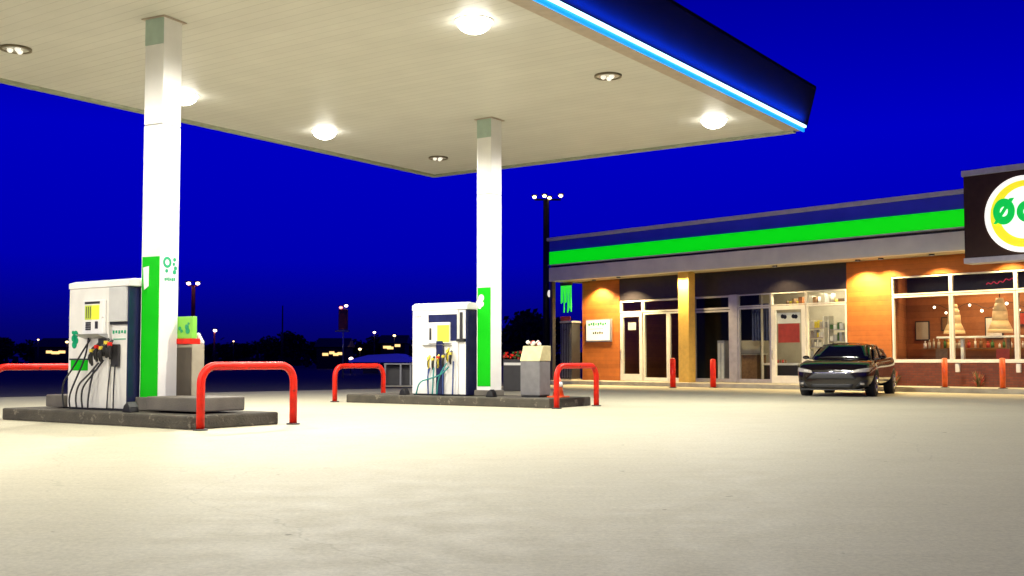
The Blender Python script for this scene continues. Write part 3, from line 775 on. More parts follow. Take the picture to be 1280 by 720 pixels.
for k in range(6):
    b = MB(); b.cyl((-.5 + k * .11, 0, .76), .04, .12, 'wood' if k % 2 else 'poster_red', seg=10)
    b.build('jar', t)
# restaurant room
def pendant(x, y, label, s):
    t = bthing('pendant_lamp', label, 'pendant lamp', x, y, 1.75, 'bell shaped pendant lamps')
    b = MB(); pr = [(.10, 1.0), (.13, .85), (.20, .62), (.22, .34), (.33, .10), (.35, 0)]
    for (r0, z0), (r1, z1) in zip(pr, pr[1:]): b.cyl((0, 0, s * (z0 + z1) / 2), r1 * s, s * (z0 - z1), 'pendant', r2=r0 * s, seg=24)
    b.build('shade', t)
    b = MB(); b.tube([(0, 0, s * 1.0), (0, 0, zz(3.9) - zz(1.75))], .012, 'black', 6); b.build('cord', t)
pendant(14.55, 2.7, 'left of two bell shaped glowing pendant lamps behind the orange room window', .95)
pendant(16.0, 2.5, 'right and brighter of two bell shaped glowing pendant lamps behind the orange room window', 1.08)
t = bthing('bar_counter', 'white-topped bar counter behind the right-hand windows', 'bar counter', 15.4, 2.5)
b = MB(); b.box(-1.3, 1.5, -.25, .25, 1.50, 1.56, 'paper', .01); b.build('top', t)
for x in (-.55, .9):
    b = MB(); b.box(x - .05, x + .05, -.05, .05, 0, 1.497, 'paper' if x < 0 else 'wood'); b.build('leg', t)
t = bthing('oval_mirror', 'small oval ring mirror on the timber room wall', 'mirror', 16.75, 4.26, 1.05)
b = MB(); b.ring((0, -.03, 0), .18, .26, .03, 'paper', 'y', 30, sx=.6); b.build('frame', t)
t = bthing('wall_shelf', 'long white wall shelf on the timber room wall', 'shelf', 18.6, 4.15, 1.15)
b = MB(); b.box(-1.0, 1.2, -.12, .14, 0, .05, 'paper', .01); b.build('board', t)
def pictures(lst):
    for x, z, w_, h_, m_, lb in lst:
        t = bthing('wall_picture', lb, 'picture', x, 4.28, z, 'framed pictures on the timber wall')
        b = MB(); b.box(-w_, w_, -.03, 0, -h_, h_, 'charcoal', .006); b.build('frame', t)
        b = MB(); b.box(-w_ + .04, w_ - .04, -.036, -.031, -h_ + .04, h_ - .04, m_); b.build('print', t)
pictures([(12.75, 1.9, .26, .34, 'beige', 'tall pale picture at the left end of the timber wall'), (13.7, 2.1, .34, .24, 'wood', 'brown picture on the timber wall behind the left pendant lamp'),
          (15.05, 1.95, .30, .36, 'paper', 'white picture on the timber wall between the pendant lamps'), (16.1, 2.2, .36, .22, 'poster_red', 'wide red picture on the timber wall right of the pendant lamps')])
t = bthing('bottle_shelf', 'long shelf of bottles and jars on the timber wall', 'shelf', 14.9, 4.12, 1.30)
b = MB(); b.box(-2.2, 2.3, -.14, .15, 0, .04, 'wood', .006); b.build('board', t)
random.seed(17); xx = -2.15
while xx < 2.2:
    h_ = random.uniform(.14, .34); r_ = random.uniform(.035, .06)
    b = MB(); m_ = random.choice(['wood', 'yellow_col', 'paper', 'poster_red', 'plant', 'beige'])
    b.cyl((xx, 0, .042 + h_ * .35), r_, h_ * .7, m_, seg=12); b.cyl((xx, 0, .042 + h_ * .85), r_ * .4, h_ * .3, m_, seg=10); b.build('bottle', t)
    xx += random.uniform(.12, .24)
t = bthing('string_lights', 'string of small warm bulbs strung across the orange room', 'string lights', 16, 3.4, 2.6)
b = MB(); b.tube([(-2.6 + .2 * k, 0, .10 * math.cos(k * 1.05)) for k in range(31)], .008, 'black', 6); b.build('wire', t)
random.seed(11)
for k in range(0, 31, 2):
    b = MB(); b.ball((-2.6 + .2 * k, 0, .10 * math.cos(k * 1.05) - .06 - random.uniform(0, .1)), random.uniform(.03, .055), 'spark', seg=10); b.build('bulb', t)
t = bthing('neon_sign', 'small red neon squiggle high in the right-hand window', 'neon sign', 16.4, 1.7, 3.1)
b = MB(); b.tube([(-.45 + .05 * k, 0, .04 * math.sin(k * 1.7) + .02 * math.sin(k * .6) + .008 * k) for k in range(20)], .013, 'neon_red', 6, 1); b.build('tube', t)
random.seed(21)
for i, (x, lb) in enumerate(((14.4, 'wooden chair left behind the right-hand window'), (16.2, 'wooden chair right behind the right-hand window'))):
    t = bthing('dining_chair', lb, 'chair', x, 2.0)
    b = MB(); b.box(-.2, .2, -.2, .2, .44, .48, 'wood', .01); b.build('seat', t)
    b = MB(); b.box(-.2, .2, .17, .2, .5, 1.15, 'poster_red' if i else 'wood', .01); b.build('backrest', t)
    for sx in (-.17, .17):
        for sy in (-.17, .17):
            b = MB(); b.box(sx - .02, sx + .02, sy - .02, sy + .02, 0, .437, 'wood'); b.build('leg', t)

# things on and by the shop front
t = bthing('wall_poster', 'white notice board with green heading on the left orange wall', 'notice board', 1.5, YW - .01, 2.08)
b = MB(); b.box(-.70, .72, -.06, -.002, -.46, .46, 'alum', .01); b.build('frame', t)
b = MB(); b.box(-.66, .62, -.068, -.062, -.40, .42, 'poster'); b.build('face', t)  # glow put into the plain board face to make it look lit
b = MB()
for k in range(8): b.box(-.55 + k * .13, -.46 + k * .13, -.073, -.069, .20 + .03 * (k % 2), .30 + .02 * (k % 3), 'logo_green')
for k in range(5): b.box(-.30 + k * .12, -.22 + k * .12, -.073, -.069, -.14, -.06 + .02 * (k % 2), 'charcoal')
b.box(-.5, .3, -.073, -.069, .06, .08, 'grey'); b.build('lettering', t)
t = bthing('hanging_sign', 'green neon sign of hanging strands under the left end of the eaves', 'neon sign', .38, .55, 3.3)
random.seed(4)
for k in range(9):
    x = -.28 + k * .07; L = random.uniform(.6, 1.15)
    b = MB(); b.tube([(x, 0, .55), (x + random.uniform(-.03, .03), .02, .5 - L * .5), (x + random.uniform(-.02, .02), 0, .55 - L)], .026, 'neon_green', 6, 1); b.build('strand', t)
b = MB(); b.box(-.33, .33, -.03, .05, .552, .68, 'charcoal'); b.build('bar', t)
t = bthing('storage_cage', 'tall dark storage cage by the left corner post of the shop', 'storage cage', .40, .85, .15)
b = MB(); b.box(-.42, .22, -.25, .25, .05, 2.35, 'charcoal', .01); b.build('body', t)
b = MB(); b.box(-.44, .24, -.29, .29, 2.353, 2.43, 'grey', .01); b.build('top', t)
b = MB(); b.box(-.38, .19, -.30, -.292, 2.44, 2.62, 'poster_red'); b.build('sign_board', t)
for k in range(7):
    b = MB(); b.box(-.40 + k * .095, -.385 + k * .095, -.275, -.253, .1, 2.3, 'steel'); b.build('bar', t)
b = MB(); b.box(-.44, .24, -.3, .3, 0, .048, 'beige'); b.build('base', t)
t = bthing('wall_lamp', 'small white lamp clipped to the corner post', 'lamp', -.04, .05, 3.5)
b = MB(); b.ball((0, 0, 0), .10, 'bulb_dim', .7, .7, 1.5, 14); b.build('globe', t)
b = MB(); b.box(-.02, .07, -.02, .02, -.2, -.16, 'charcoal'); b.build('bracket', t)

# big round sign on a box
sg = bthing('store_sign', 'dark box with round lit white and yellow sign and green letters', 'sign', 17.98, -.5, 0)
def sz_(z): return zz(z)
b = MB(); b.box(-1.58 * K, 1.58 * K, 0, .48 * K, sz_(3.68), sz_(5.87), 'signbox', .012); b.build('box', sg)
b = MB(); b.box(-1.62 * K, 1.62 * K, -.04, .52 * K, sz_(5.87) + .002, sz_(6.03), 'coping', .01); b.build('cap', sg)
b = MB(); b.box(-1.60 * K, 1.60 * K, -.03, .50 * K, sz_(3.53), sz_(3.68) - .002, 'coping', .01); b.build('bottom_trim', sg)
cz = sz_(4.72)
b = MB(); b.cyl((0, -.045, cz), 1.07, .085, 'sign_rim', 'y', 72, smooth=False); b.build('disc', sg)
b = MB(); b.ring((.03, -.10, cz), .62, .93, .010, 'sign_yellow', 'y', 72, sx=1.0)
b.build('yellow_ring', sg)
b = MB(); b.cyl((.09, -.105, cz + .03), .73, .022, 'sign_white', 'y', 72, smooth=False); b.build('white_face', sg)
# letters: a barred O, a small c and an o, bold and slightly irregular
def arc_letter(x, z, r0, r1, a0=0., a1=2 * math.pi, sx=.82, bar=False):
    b = MB(); b.ring((x, -.150, z), r0, r1, .026, 'sign_green', 'y', 40, sx, a0, a1)
    if bar: b.prism([(x - .30, z - .33), (x - .20, z - .33), (x + .30, z + .36), (x + .17, z + .36)], 'y', -.158, -.128, 'sign_green')
    b.build('lettering', sg)
arc_letter(-.50, cz + .10, .14, .37, bar=True)
arc_letter(.13, cz + .05, .11, .30, R(42), R(318), sx=.92)
arc_letter(.70, cz + .05, .11, .30)

# bollards in front of the shop
def bollard(p, h, label, r=.10, m='red'):
    t = empty('bollard', label, 'bollard', p, 0, 'red bollards along the shop front')
    b = MB(); b.cyl((0, 0, h / 2), r, h, m, seg=24); b.ball((0, 0, h), r, m, 1, 1, .45, 24); b.build('post', t)
    b = MB(); b.ring((0, 0, .002), r, r + .05, .015, 'charcoal', 'z', 24); b.build('collar', t)
bollard((5.60, 38.1, .004), .98, 'red bollard in front of the dark glass, left of the yellow column')
bollard((7.0, 38.1, .004), .96, 'red bollard in front of the window just right of the yellow column')
bollard((12.79, 32.34, .15), .84, 'orange-red bollard by the low brick wall, nearest the car', .08, 'orange_paint')
bollard((13.94, 31.09, .15), .84, 'orange-red bollard by the low brick wall, nearest the right picture edge', .08, 'orange_paint')
for x, lb in ((12.9, 'clump of dry brown plants at the pier beside the car'), (15.4, 'clump of dry brown plants under the middle window bracket')):
    p = bw(x + .6, 1.02, .15)
    random.seed(int(x * 10)); b = MB()
    for k in range(60):
        a = random.uniform(0, 6.28); L = random.uniform(.15, .5); q = random.uniform(.05, .22)
        b.tube([(0 + .05 * math.cos(a), .05 * math.sin(a), 0), (q * .5 * math.cos(a), q * .5 * math.sin(a), L * .6), (q * math.cos(a), q * math.sin(a), L)], [.01, .012, .002], random.choice(['wood', 'poster_red', 'plant']), 4)
    tag(b.build('dry_plant', None, p), lb, 'plant')

# ------------------------------------------------------------------ car
def build_car():
    t = empty('parked_car', 'glossy black sedan parked at an angle in front of the shop', 'car', (9.4, 30.5, .004), 0); t.scale = (1.03, 1.03, 1.03)
    # local: +x = forward, y = left, z up
    Lf = 2.28
    # (x, half width, bottom z, sill z, belt z, deck z at the centre)
    S = [(-2.25, .70, .40, .52, .90, .96), (-2.22, .80, .34, .50, .95, 1.02), (-2.02, .89, .27, .44, .99, 1.05), (-1.7, .935, .23, .43, .99, 1.05), (-1.2, .965, .21, .42, .97, 1.03),
         (-.4, .945, .19, .40, .94, 1.0), (.4, .945, .19, .40, .92, .99), (.95, .965, .19, .40, .91, .985), (1.4, .97, .19, .40, .885, .955),
         (1.75, .955, .18, .38, .845, .905), (2.02, .915, .18, .36, .78, .835), (2.18, .85, .18, .34, .71, .765), (2.26, .77, .19, .34, .655, .70), (2.285, .68, .21, .34, .625, .665)]
    bm = bmesh.new(); rings = []
    for x, w, zb, zs, zl, zd in S:
        half = [(0, zb), (w * .55, zb), (w * .88, zb + .03), (w * .97, zs), (w, (zs + zl) * .52), (w * .96, zl), (w * .86, zl + (zd - zl) * .62), (w * .45, zd - .005), (0, zd)]
        ring = [(x, y, z) for y, z in half] + [(x, -y, z) for y, z in half[-2:0:-1]]
        rings.append([bm.verts.new(p) for p in ring])
    n = len(rings[0])
    for A, B in zip(rings, rings[1:]):
        for j in range(n): bm.faces.new((A[j], A[(j + 1) % n], B[(j + 1) % n], B[j]))
    bm.faces.new(rings[0]); bm.faces.new(rings[-1][::-1])
    bmesh.ops.recalc_face_normals(bm, faces=bm.faces[:])
    for f in bm.faces: f.smooth = True
    me = bpy.data.meshes.new('body'); bm.to_mesh(me); bm.free(); me.materials.append(M['car_paint']); me.materials.append(M['black'])
    o = bpy.data.objects.new('body', me); COL.objects.link(o)
    s = o.modifiers.new('s', 'SUBSURF'); s.levels = 2; s.render_levels = 2
    cut = MB()
    for wx in (1.40, -1.38):
        cut.cyl((wx, 0, .33), .375, 2.4, 'black', 'y', 40)
    co = cut.build('cutter')
    bo = o.modifiers.new('b', 'BOOLEAN'); bo.operation = 'DIFFERENCE'; bo.object = co; bo.solver = 'EXACT'
    bpy.context.view_layer.update()
    me2 = bpy.data.meshes.new_from_object(o.evaluated_get(bpy.context.evaluated_depsgraph_get()))
    bpy.data.objects.remove(o); bpy.data.objects.remove(co)
    me2.name = 'body'
    o = bpy.data.objects.new('body', me2); COL.objects.link(o); o.parent = t
    me2.materials.clear(); me2.materials.append(M['car_paint'])
    from mathutils.bvhtree import BVHTree
    bmt = bmesh.new(); bmt.from_mesh(me2); tree_ = BVHTree.FromBMesh(bmt)
    def decal(name, q, m, off, th):
        """a thin trim piece laid on the nose of the body: corners given as (y, z)"""
        bm = bmesh.new(); NU, NV = 12, 4; V_ = {}
        for i in range(NU + 1):
            for j in range(NV + 1):
                u, v = i / NU, j / NV
                y = (q[0][0] * (1 - u) + q[1][0] * u) * (1 - v) + (q[3][0] * (1 - u) + q[2][0] * u) * v
                z = (q[0][1] * (1 - u) + q[1][1] * u) * (1 - v) + (q[3][1] * (1 - u) + q[2][1] * u) * v
                h = tree_.ray_cast(Vector((4, y, z)), Vector((-1, 0, 0)))
                x = h[0].x if h[0] else 2.0
                nr = h[1] if h[0] else Vector((1, 0, 0))
                V_[i, j] = bm.verts.new(Vector((x, y, z)) + nr * off)
        for i in range(NU):
            for j in range(NV):
                f = bm.faces.new((V_[i, j], V_[i + 1, j], V_[i + 1, j + 1], V_[i, j + 1])); f.smooth = True
        me = bpy.data.meshes.new(name); bm.to_mesh(me); bm.free(); me.materials.append(M[m])
        o = bpy.data.objects.new(name, me); COL.objects.link(o); o.parent = t
        so = o.modifiers.new('so', 'SOLIDIFY'); so.thickness = th; so.offset = 0
        return o
    # greenhouse: pillars and roof as painted shell, glass set into it
    G = [(-2.0, .62, .52, 1.02, 1.06), (-1.6, .74, .58, 1.02, 1.20), (-1.1, .81, .62, 1.0, 1.335), (-.55, .835, .645, .97, 1.40), (-.05, .835, .65, .95, 1.415), (.35, .825, .64, .94, 1.36), (.75, .81, .66, .93, 1.18), (1.18, .77, .72, .92, .965)]
    bm = bmesh.new(); rings = []
    for x, wb, wr, zb, zr in G:
        wr2 = wr; h = zr - zb
        half = [(0, zb - .06), (wb, zb - .06), (wb, zb), (wb - (wb - wr2) * .55, zb + h * .6), (wr2, zb + h * .88), (wr2 * .75, zr), (0, zr + .012)]
        ring = [(x, y, z) for y, z in half] + [(x, -y, z) for y, z in half[-2:0:-1]]
        rings.append([bm.verts.new(p) for p in ring])
    n = len(rings[0])
    for A, B in zip(rings, rings[1:]):
        for j in range(n): bm.faces.new((A[j], A[(j + 1) % n], B[(j + 1) % n], B[j]))
    bm.faces.new(rings[0]); bm.faces.new(rings[-1][::-1])
    bmesh.ops.recalc_face_normals(bm, faces=bm.faces[:])
    for f in bm.faces: f.smooth = True
    me = bpy.data.meshes.new('roof'); bm.to_mesh(me); bm.free(); me.materials.append(M['car_paint'])
    o = bpy.data.objects.new('roof', me); COL.objects.link(o); o.parent = t
    s = o.modifiers.new('s', 'SUBSURF'); s.levels = 2; s.render_levels = 2
    def slab(name, q, m, off=.012):
        """thin curved panel from 4 corner points, bulged slightly outwards"""
        bm = bmesh.new(); N_ = 6; V_ = [[None] * (N_ + 1) for _ in range(N_ + 1)]
        a, b_, c, d = [Vector(p) for p in q]; nr = (b_ - a).cross(d - a).normalized()
        for i in range(N_ + 1):
            for j in range(N_ + 1):
                u, v = i / N_, j / N_
                p = a * (1 - u) * (1 - v) + b_ * u * (1 - v) + c * u * v + d * (1 - u) * v
                V_[i][j] = bm.verts.new(p + nr * (off + off * 3 * math.sin(math.pi * u) * math.sin(math.pi * v)))
        for i in range(N_):
            for j in range(N_):
                f = bm.faces.new((V_[i][j], V_[i + 1][j], V_[i + 1][j + 1], V_[i][j + 1])); f.smooth = True
        me = bpy.data.meshes.new(name); bm.to_mesh(me); bm.free(); me.materials.append(M[m])
        o = bpy.data.objects.new(name, me); COL.objects.link(o); o.parent = t
        so = o.modifiers.new('so', 'SOLIDIFY'); so.thickness = .008
        return o
    slab('windscreen', [(1.10, -.68, .975), (1.10, .68, .975), (.42, .57, 1.335), (.42, -.57, 1.335)], 'car_glass', .022)
    slab('rear_window', [(-1.82, .54, 1.10), (-1.82, -.54, 1.10), (-1.05, -.54, 1.345), (-1.05, .54, 1.345)], 'car_glass', .014)
    for sd in (1, -1):
        q = [(.90, sd * .785, .965), (.22, sd * .822, .965), (.10, sd * .715, 1.28), (.44, sd * .69, 1.24)]
        r_ = [(.18, sd * .824, .965), (-1.20, sd * .79, 1.01), (-1.10, sd * .69, 1.235), (.06, sd * .717, 1.285)]
        for z_ in (q, r_): slab('side_window', z_ if sd > 0 else [z_[1], z_[0], z_[3], z_[2]], 'car_glass', .012)
        decal('headlight', [(.46 * sd, .60), (.88 * sd, .635), (.92 * sd, .74), (.50 * sd, .665)], 'headlight', .008, .012)
        decal('headlight_bulb', [(.58 * sd, .625), (.68 * sd, .633), (.68 * sd, .685), (.58 * sd, .67)], 'lens_off', .022, .01)
        decal('air_intake', [(.58 * sd, .25), (.84 * sd, .27), (.86 * sd, .43), (.70 * sd, .40)], 'black', .004, .006)
        decal('fog_lamp', [(.70 * sd, .31), (.78 * sd, .31), (.78 * sd, .36), (.70 * sd, .36)], 'headlight', .014, .006)
        b = MB(); b.ball((.72, sd * .985, 1.0), .085, 'car_paint', .6, 1.1, .62, 16); mm = b.build('mirror', t)
        b = MB(); b.box(.74, .80, min(sd * .80, sd * .95), max(sd * .80, sd * .95), .955, .98, 'black'); b.build('stalk', mm)
        b = MB(); b.box(-2.27, -2.15, min(sd * .45, sd * .78), max(sd * .45, sd * .78), .80, .90, 'redpole', .015); b.build('tail_light', t)
        for wx in (1.40, -1.38):
            b = MB(); b.cyl((wx, sd * .82, .33), .33, .23, 'tyre', 'y', 40); b.ring((wx, sd * .82 - .118, .33), .22, .32, .236, 'tyre', 'y', 40)
            w_ = b.build('wheel', t)
            b = MB(); b.cyl((wx, sd * .925, .33), .21, .04, 'rim', 'y', 30)
            for k in range(5):
                a = k * 1.2566; b.tube([(wx, sd * .95, .33), (wx + .2 * math.cos(a), sd * .945, .33 + .2 * math.sin(a))], .024, 'chrome', 6)
            b.build('rim', w_)
    decal('grille', [(-.62, .45), (.62, .45), (.47, .585), (-.47, .585)], 'black', .005, .008)
    decal('chrome_strip', [(-.47, .592), (.47, .592), (.47, .614), (-.47, .614)], 'chrome', .012, .012)
    decal('lower_intake', [(-.50, .235), (.50, .235), (.54, .33), (-.54, .33)], 'black', .005, .008)
    decal('badge', [(-.045, .625), (.045, .625), (.045, .655), (-.045, .655)], 'chrome', .008, .008)
    b = MB(); b.box(1.9, 2.25, -.78, .78, .165, .195, 'charcoal', .01); b.build('front_splitter', t)
    return t
car = build_car()
car.rotation_euler = (0, 0, R(-90 - 28))   # nose towards the forecourt, turned slightly

# ------------------------------------------------------------------ far side of the road
def crown(rad, hgt, n, seed):
    random.seed(seed); bm = bmesh.new()
    bl = [(random.uniform(-.6, .6) * rad, random.uniform(-.6, .6) * rad, random.uniform(.35, 1.) * hgt, random.uniform(.3, .55) * rad) for _ in range(9)]
    for k in range(n):
        c = random.choice(bl); d = Vector((random.gauss(0, 1), random.gauss(0, 1), random.gauss(0, 1))).normalized() * c[3] * random.uniform(.5, 1.1)
        p = Vector(c[:3]) + Vector((d.x, d.y, d.z * .75)); s = random.uniform(.10, .26)
        q = Vector((random.gauss(0, 1), random.gauss(0, 1), random.gauss(0, 1))).normalized(); a = q.orthogonal().normalized() * s; b_ = q.cross(a)
        bm.faces.new([bm.verts.new(p + x) for x in (a, b_ * .6, -a, -b_ * .6)])
    me = bpy.data.meshes.new('crown'); bm.to_mesh(me); bm.free(); me.materials.append(M['foliage']); return me
crowns = [crown(2.2, 3.6, 2200, s) for s in (1, 2, 3, 4)]
def trunk_mesh():
    b = MB(); b.tube([(0, 0, 0), (.06, .03, 1.0), (0, .1, 2.0), (.1, 0, 3.2)], [.22, .17, .13, .05], 'bark', 8, 1)
    for k in range(4):
        a = k * 1.6; b.tube([(0, .06, 1.4 + .3 * k), (.5 * math.cos(a), .5 * math.sin(a), 2.0 + .3 * k), (1.0 * math.cos(a), 1.0 * math.sin(a), 2.5 + .3 * k)], [.08, .05, .02], 'bark', 6, 1)
    o = b.build('trunk'); me = o.data; bpy.data.objects.remove(o); return me
trunk = trunk_mesh()
def tree(px, Y, top, wid, k, label):
    """px = bearing as picture column, Y = distance, top = height in metres"""
    X = (px - 640) / 1365 * Y
    t = empty('tree', label, 'tree', (X, Y, 0), k * 1.3, 'dark trees beyond the road')
    s = top / 4.9
    for n_, me in (('trunk', trunk), ('crown', crowns[k % 4])):
        o = bpy.data.objects.new(n_, me); COL.objects.link(o); o.parent = t
    t.scale = (s * wid, s * wid, s)
    return t
T = [(8, 150, 5.2, 1.3, 'dark tree at the left picture edge, beyond the road'), (38, 160, 5.0, 1.2, 'dark tree in the left gap, above the row of three warm house windows'),
     (66, 170, 4.6, 1.4, 'low dark tree just left of the grey-white pump'), (258, 165, 4.2, 1.2, 'small dark tree beyond the green display box'),
     (292, 170, 4.6, 1.6, 'broad dark tree over the left half of the largest guard hoop'), (322, 175, 5.2, 1.6, 'dark tree left of the thin unlit mast'),
     (352, 150, 5.6, 1.4, 'tallest dark tree, behind the thin unlit mast'), (384, 165, 4.6, 1.6, 'dark tree right of the thin unlit mast'),
     (412, 190, 5.0, 1.5, 'dark tree left of the dark red sign pole'), (446, 170, 5.4, 1.4, 'dark tree just right of the dark red sign pole'),
     (476, 175, 5.6, 1.5, 'dark tree above the blue lit roof'), (502, 160, 4.8, 1.4, 'dark tree at the left side of the bright white pump'),
     (642, 95, 5.4, 1.2, 'dark tree just right of the farther column'), (662, 88, 6.4, 1.1, 'tall dark tree left of the shop corner'), (684, 100, 6.2, 1.2, 'dark tree behind the shop corner post')]
for i, a in enumerate(T): tree(*a[:4], i, a[4])

b = MB()
random.seed(9)
for k in range(80):                         # low scrub along the far road edge
    X = random.uniform(-130, 40); Y = random.uniform(190, 230); s = random.uniform(1.6, 3.2)
    for j in range(60):
        d = Vector((random.gauss(0, 1), random.gauss(0, .6), abs(random.gauss(0, .5)))) * s
        q = Vector((random.gauss(0, 1), random.gauss(0, 1), random.gauss(0, 1))).normalized(); a = q.orthogonal() * .45; c = q.cross(a)
        p = Vector((X, Y, .2)) + d
        f = b.bm.faces.new([b.bm.verts.new(p + x) for x in (a, c, -a, -c)]); f.material_index = b.mi('foliage')
tag(b.build('undergrowth'), 'dark scrub along the far side of the road', kind='stuff')

def at(px, py, Y): return ((px - 640) / 1365 * Y, Y, .94 + (451 - py) / 1365 * Y)
def lamp_post(px, py, Y, label, r=.06, pole='charcoal', heads=((0, 0),), hm='lamp_far', hr=.16, cross=True, name='street_lamp'):
    X, Y, Z = at(px, py, Y)
    t = empty(name, label, 'street lamp', (X, Y, 0), 0, 'lamp posts beyond the forecourt')
    b = MB(); b.cyl((0, 0, (Z - .1) / 2), r, Z - .1, pole, seg=14, r2=r * .8); b.build('pole', t)
    for dx, dz in heads:
        m_ = hm if isinstance(hm, str) else hm[heads.index((dx, dz))]
        b = MB(); b.box(dx - hr * 1.1, dx + hr * 1.1, -hr, hr, dz + hr * .75, dz + hr * 1.05, 'charcoal'); h = b.build('lamp_head', t)
        b = MB(); b.ball((dx, 0, dz + hr * .2), hr * .8, m_, 1, 1, .7, 12); bl = b.build('bulb', h)
        h.location = (0, 0, Z)
    if cross and len(heads) > 1:
        b = MB(); b.box(min(h[0] for h in heads), max(h[0] for h in heads), -.04, .04, Z - .1 - .04, Z - .1 + .04, pole); b.build('cross_arm', t)
    return t
lamp_post(683, 246, 52, 'tall dark mast with three starry warm lamps behind the shop roof', .18, 'black', ((-.56, 0), (-.08, .05), (.16, -.05), (.70, .06)), 'lamp_far', .125)
lamp_post(241, 355, 60, 'dark red lamp post with two white lamps, right of the nearer column', .13, 'redpole', ((-.27, 0), (.23, 0)), 'lamp_white', .15)
lamp_post(268, 414, 100, 'small dark red lamp post with one white lamp beyond the green display box', .10, 'redpole', ((.05, 0),), 'lamp_white', .22)
t = lamp_post(429, 384, 62, 'dark red sign pole with one red and one white lamp on top', .055, 'alum', ((-.14, -.05), (.16, .05)), ['lamp_red', 'lamp_white'], .13)
X, Y, Z = at(429, 384, 62)
b = MB(); b.box(-.26, .26, -.10, .10, Z - 1.28, Z - .12, 'redpole', .02); b.build('sign_board', t)
b = MB(); b.box(-.45, .35, -.08, .08, Z - 1.40, Z - 1.30, 'grey'); b.build('bracket', t)
X, Y, Z = at(353, 382, 95)
t = empty('mast', 'thin unlit mast rising above the dark trees', 'mast', (X, Y, 0))
b = MB(); b.cyl((0, 0, Z / 2), .10, Z, 'charcoal', seg=10, r2=.05); b.build('pole', t)
for px, py, Y, hm, lb in ((48, 425, 120, 'lamp_far', 'faint far street lamp above the left guard hoop'), (84, 428, 120, 'lamp_far', 'far street lamp touching the left side of the grey-white pump'),
                          (439, 449, 80, 'lamp_white', 'low far white lamp at the left end of the blue lit roof'), (450, 437, 110, 'lamp_far', 'far lamp just above the blue lit roof'),
                          (468, 416, 120, 'lamp_white', 'far white lamp highest above the blue lit roof'), (493, 420, 120, 'lamp_far', 'far yellow lamp near the bright white pump'),
                          (509, 449, 80, 'lamp_white', 'low far white lamp touching the bright white pump'), (292, 427, 150, 'lamp_far', 'faint far lamp between the dark trees')):
    lamp_post(px, py, Y, lb, .05, 'charcoal', ((0, 0),), hm, .13 if 'faint' in lb else .2)

def house(px0, px1, Y, h, wins, label):
    x0, x1 = at(px0, 0, Y)[0], at(px1, 0, Y)[0]; c = (x0 + x1) / 2; w = (x1 - x0) / 2
    t = empty('distant_house', label, 'house', (c, Y, 0))
    b = MB(); b.box(-w, w, 0, 6, 0, h, 'darkwall'); b.build('wall', t)
    b = MB(); b.prism([(-.3, h + .002), (6.3, h + .002), (3, h + 1.1)], 'x', -w - .3, w + .3, 'charcoal'); b.build('roof', t)
    for px, py, ww in wins:
        X, _, Z = at(px, py, Y)
        b = MB(); b.box(X - c - ww, X - c + ww, -.06, -.003, Z - .16, Z + .16, 'win_warm'); b.build('window', t)
house(44, 92, 130, 2.6, ((62, 440, .35), (70, 441, .45), (78, 440, .4)), 'far dark house with three warm windows above the left guard hoop')
house(396, 432, 130, 2.6, ((407, 443, .35), (415, 441, .3), (420, 443, .3), (426, 442, .35)), 'far dark house with four warm windows behind the dark red sign pole')
house(476, 506, 140, 3.2, ((484, 434, .5), (488, 435, .4), (497, 432, .35)), 'far dark house with yellow windows above the blue lit roof')
x0, _, z0 = at(436, 452, 75); x1 = at(512, 452, 75)[0]
t = empty('carport', 'far low carport with a flat blue lit roof beyond the forecourt', 'carport', ((x0 + x1) / 2, 75, 0))
w = (x1 - x0) / 2
b = MB(); b.box(-w, w, 0, 7, z0 - .05, z0 + .12, 'blue_roof'); b.prism([(-w, z0 + .122), (w, z0 + .122), (w - .9, z0 + .55), (-w + 1.3, z0 + .45)], 'y', .2, 6.8, 'blue_roof'); b.build('roof', t)
b = MB(); b.box(-w + .1, w - .1, 6.6, 6.8, 0, z0 - .053, 'charcoal'); b.build('back_wall', t)
for x in (-w + .2, 0, w - .2):
    b = MB(); b.cyl((x, .3, (z0 - .05) / 2), .06, z0 - .055, 'grey', seg=10); b.build('post', t)
x0, _, z0 = at(481, 454, 40); x1 = at(516, 454, 40)[0]
t = empty('market_shelter', 'low dark shelter with pale posts behind the bright white pump', 'shelter', ((x0 + x1) / 2, 40, 0)); w = (x1 - x0) / 2
b = MB(); b.box(-w, w, -.3, .6, z0 - .05, z0, 'grey', .01); b.build('top', t)
for x in (-w + .05, w - .05, .1):
    b = MB(); b.box(x - .03, x + .03, -.28, -.22, 0, z0 - .052, 'grey'); b.build('post', t)
b = MB(); b.box(-w, w, .3, .55, .05, z0 - .053, 'charcoal'); b.build('back_panel', t)
b = MB(); b.box(-w - .1, w + .1, -.35, .65, 0, .048, 'sidewalk'); b.build('base', t)
# planter with red flowers behind the farther column
X, Y, _ = at(646, 470, 34)
t = empty('flower_planter', 'dark planter with red flowers between the farther column and grey bin', 'planter', (X, Y, .004))
b = MB(); b.box(-.42, .42, -.25, .25, 0, .98, 'charcoal', .02); b.build('box', t)
b = MB(); b.box(-.40, .40, -.265, -.252, .80, .88, 'paper'); b.build('label_strip', t)
random.seed(2); b = MB()
for k in range(70): b.ball((random.uniform(-.4, .4), random.uniform(-.22, .22), 1.0 + random.uniform(0, .2)), random.uniform(.03, .06), random.choice(['red', 'poster_red', 'plant', 'plant']), seg=6)
b.build('flowers', t)

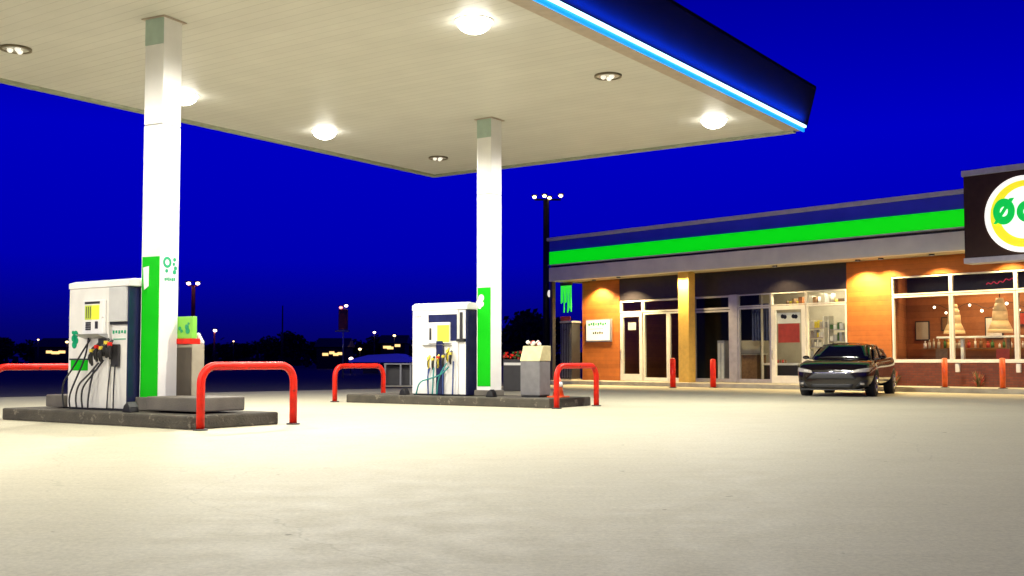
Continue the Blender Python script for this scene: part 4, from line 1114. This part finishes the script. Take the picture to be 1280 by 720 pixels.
# ------------------------------------------------------------------ sky
W = bpy.data.worlds.new('World'); sc.world = W; W.use_nodes = True
t = W.node_tree; N, L = t.nodes, t.links; bg = N['Background']
sky = N.new('ShaderNodeTexSky'); sky.sky_type = 'NISHITA'; sky.sun_disc = False
sky.sun_elevation = R(1.0); sky.sun_rotation = R(200)
bw_ = N.new('ShaderNodeRGBToBW'); L.new(sky.outputs[0], bw_.inputs[0])
tc = N.new('ShaderNodeTexCoord'); sp = N.new('ShaderNodeSeparateXYZ'); L.new(tc.outputs['Generated'], sp.inputs[0])
rp = N.new('ShaderNodeValToRGB'); L.new(sp.outputs['Z'], rp.inputs[0])     # dusk sky: darker at the horizon and overhead
e = rp.color_ramp.elements
e[0].position = 0.; e[0].color = (.002, .001, .10, 1)
e[1].position = 1.; e[1].color = (.003, .003, .02, 1)
for p_, c in ((.03, (.001, .001, .20, 1)), (.09, (.0, .0, .47, 1)), (.20, (.0, .0, .60, 1)), (.34, (.0, .0, .34, 1)), (.5, (.001, .001, .09, 1))):
    x = e.new(p_); x.color = c
mv = N.new('ShaderNodeMix'); mv.data_type = 'RGBA'; mv.blend_type = 'MULTIPLY'; mv.inputs[0].default_value = 1
mr = N.new('ShaderNodeMapRange'); mr.inputs['From Min'].default_value = 0; mr.inputs['From Max'].default_value = 3; mr.inputs['To Min'].default_value = .8; mr.inputs['To Max'].default_value = 1.1
L.new(bw_.outputs[0], mr.inputs['Value']); L.new(rp.outputs[0], mv.inputs[6]); L.new(mr.outputs[0], mv.inputs[7])
L.new(mv.outputs[2], bg.inputs['Color']); bg.inputs['Strength'].default_value = 1.

# ------------------------------------------------------------------ camera
cam = bpy.data.cameras.new('camera'); co = bpy.data.objects.new('camera', cam); COL.objects.link(co)
co.location = (0, 0, .94); co.rotation_euler = (R(93), 0, 0)
cam.sensor_width = 36; cam.lens = 36 * 1365 / 1280
cam.shift_y = (91 - 1365 * math.tan(R(3))) / 1280
cam.clip_start = .05; cam.clip_end = 3000
sc.camera = co
sc.render.engine = 'CYCLES'
sc.cycles.use_denoising = True
sc.cycles.max_bounces = 8
sc.cycles.sample_clamp_indirect = 6
sc.view_settings.view_transform = 'Standard'; sc.view_settings.look = 'None'
sc.view_settings.exposure = 0; sc.view_settings.gamma = 1
sc.render.resolution_x = 1024; sc.render.resolution_y = 576
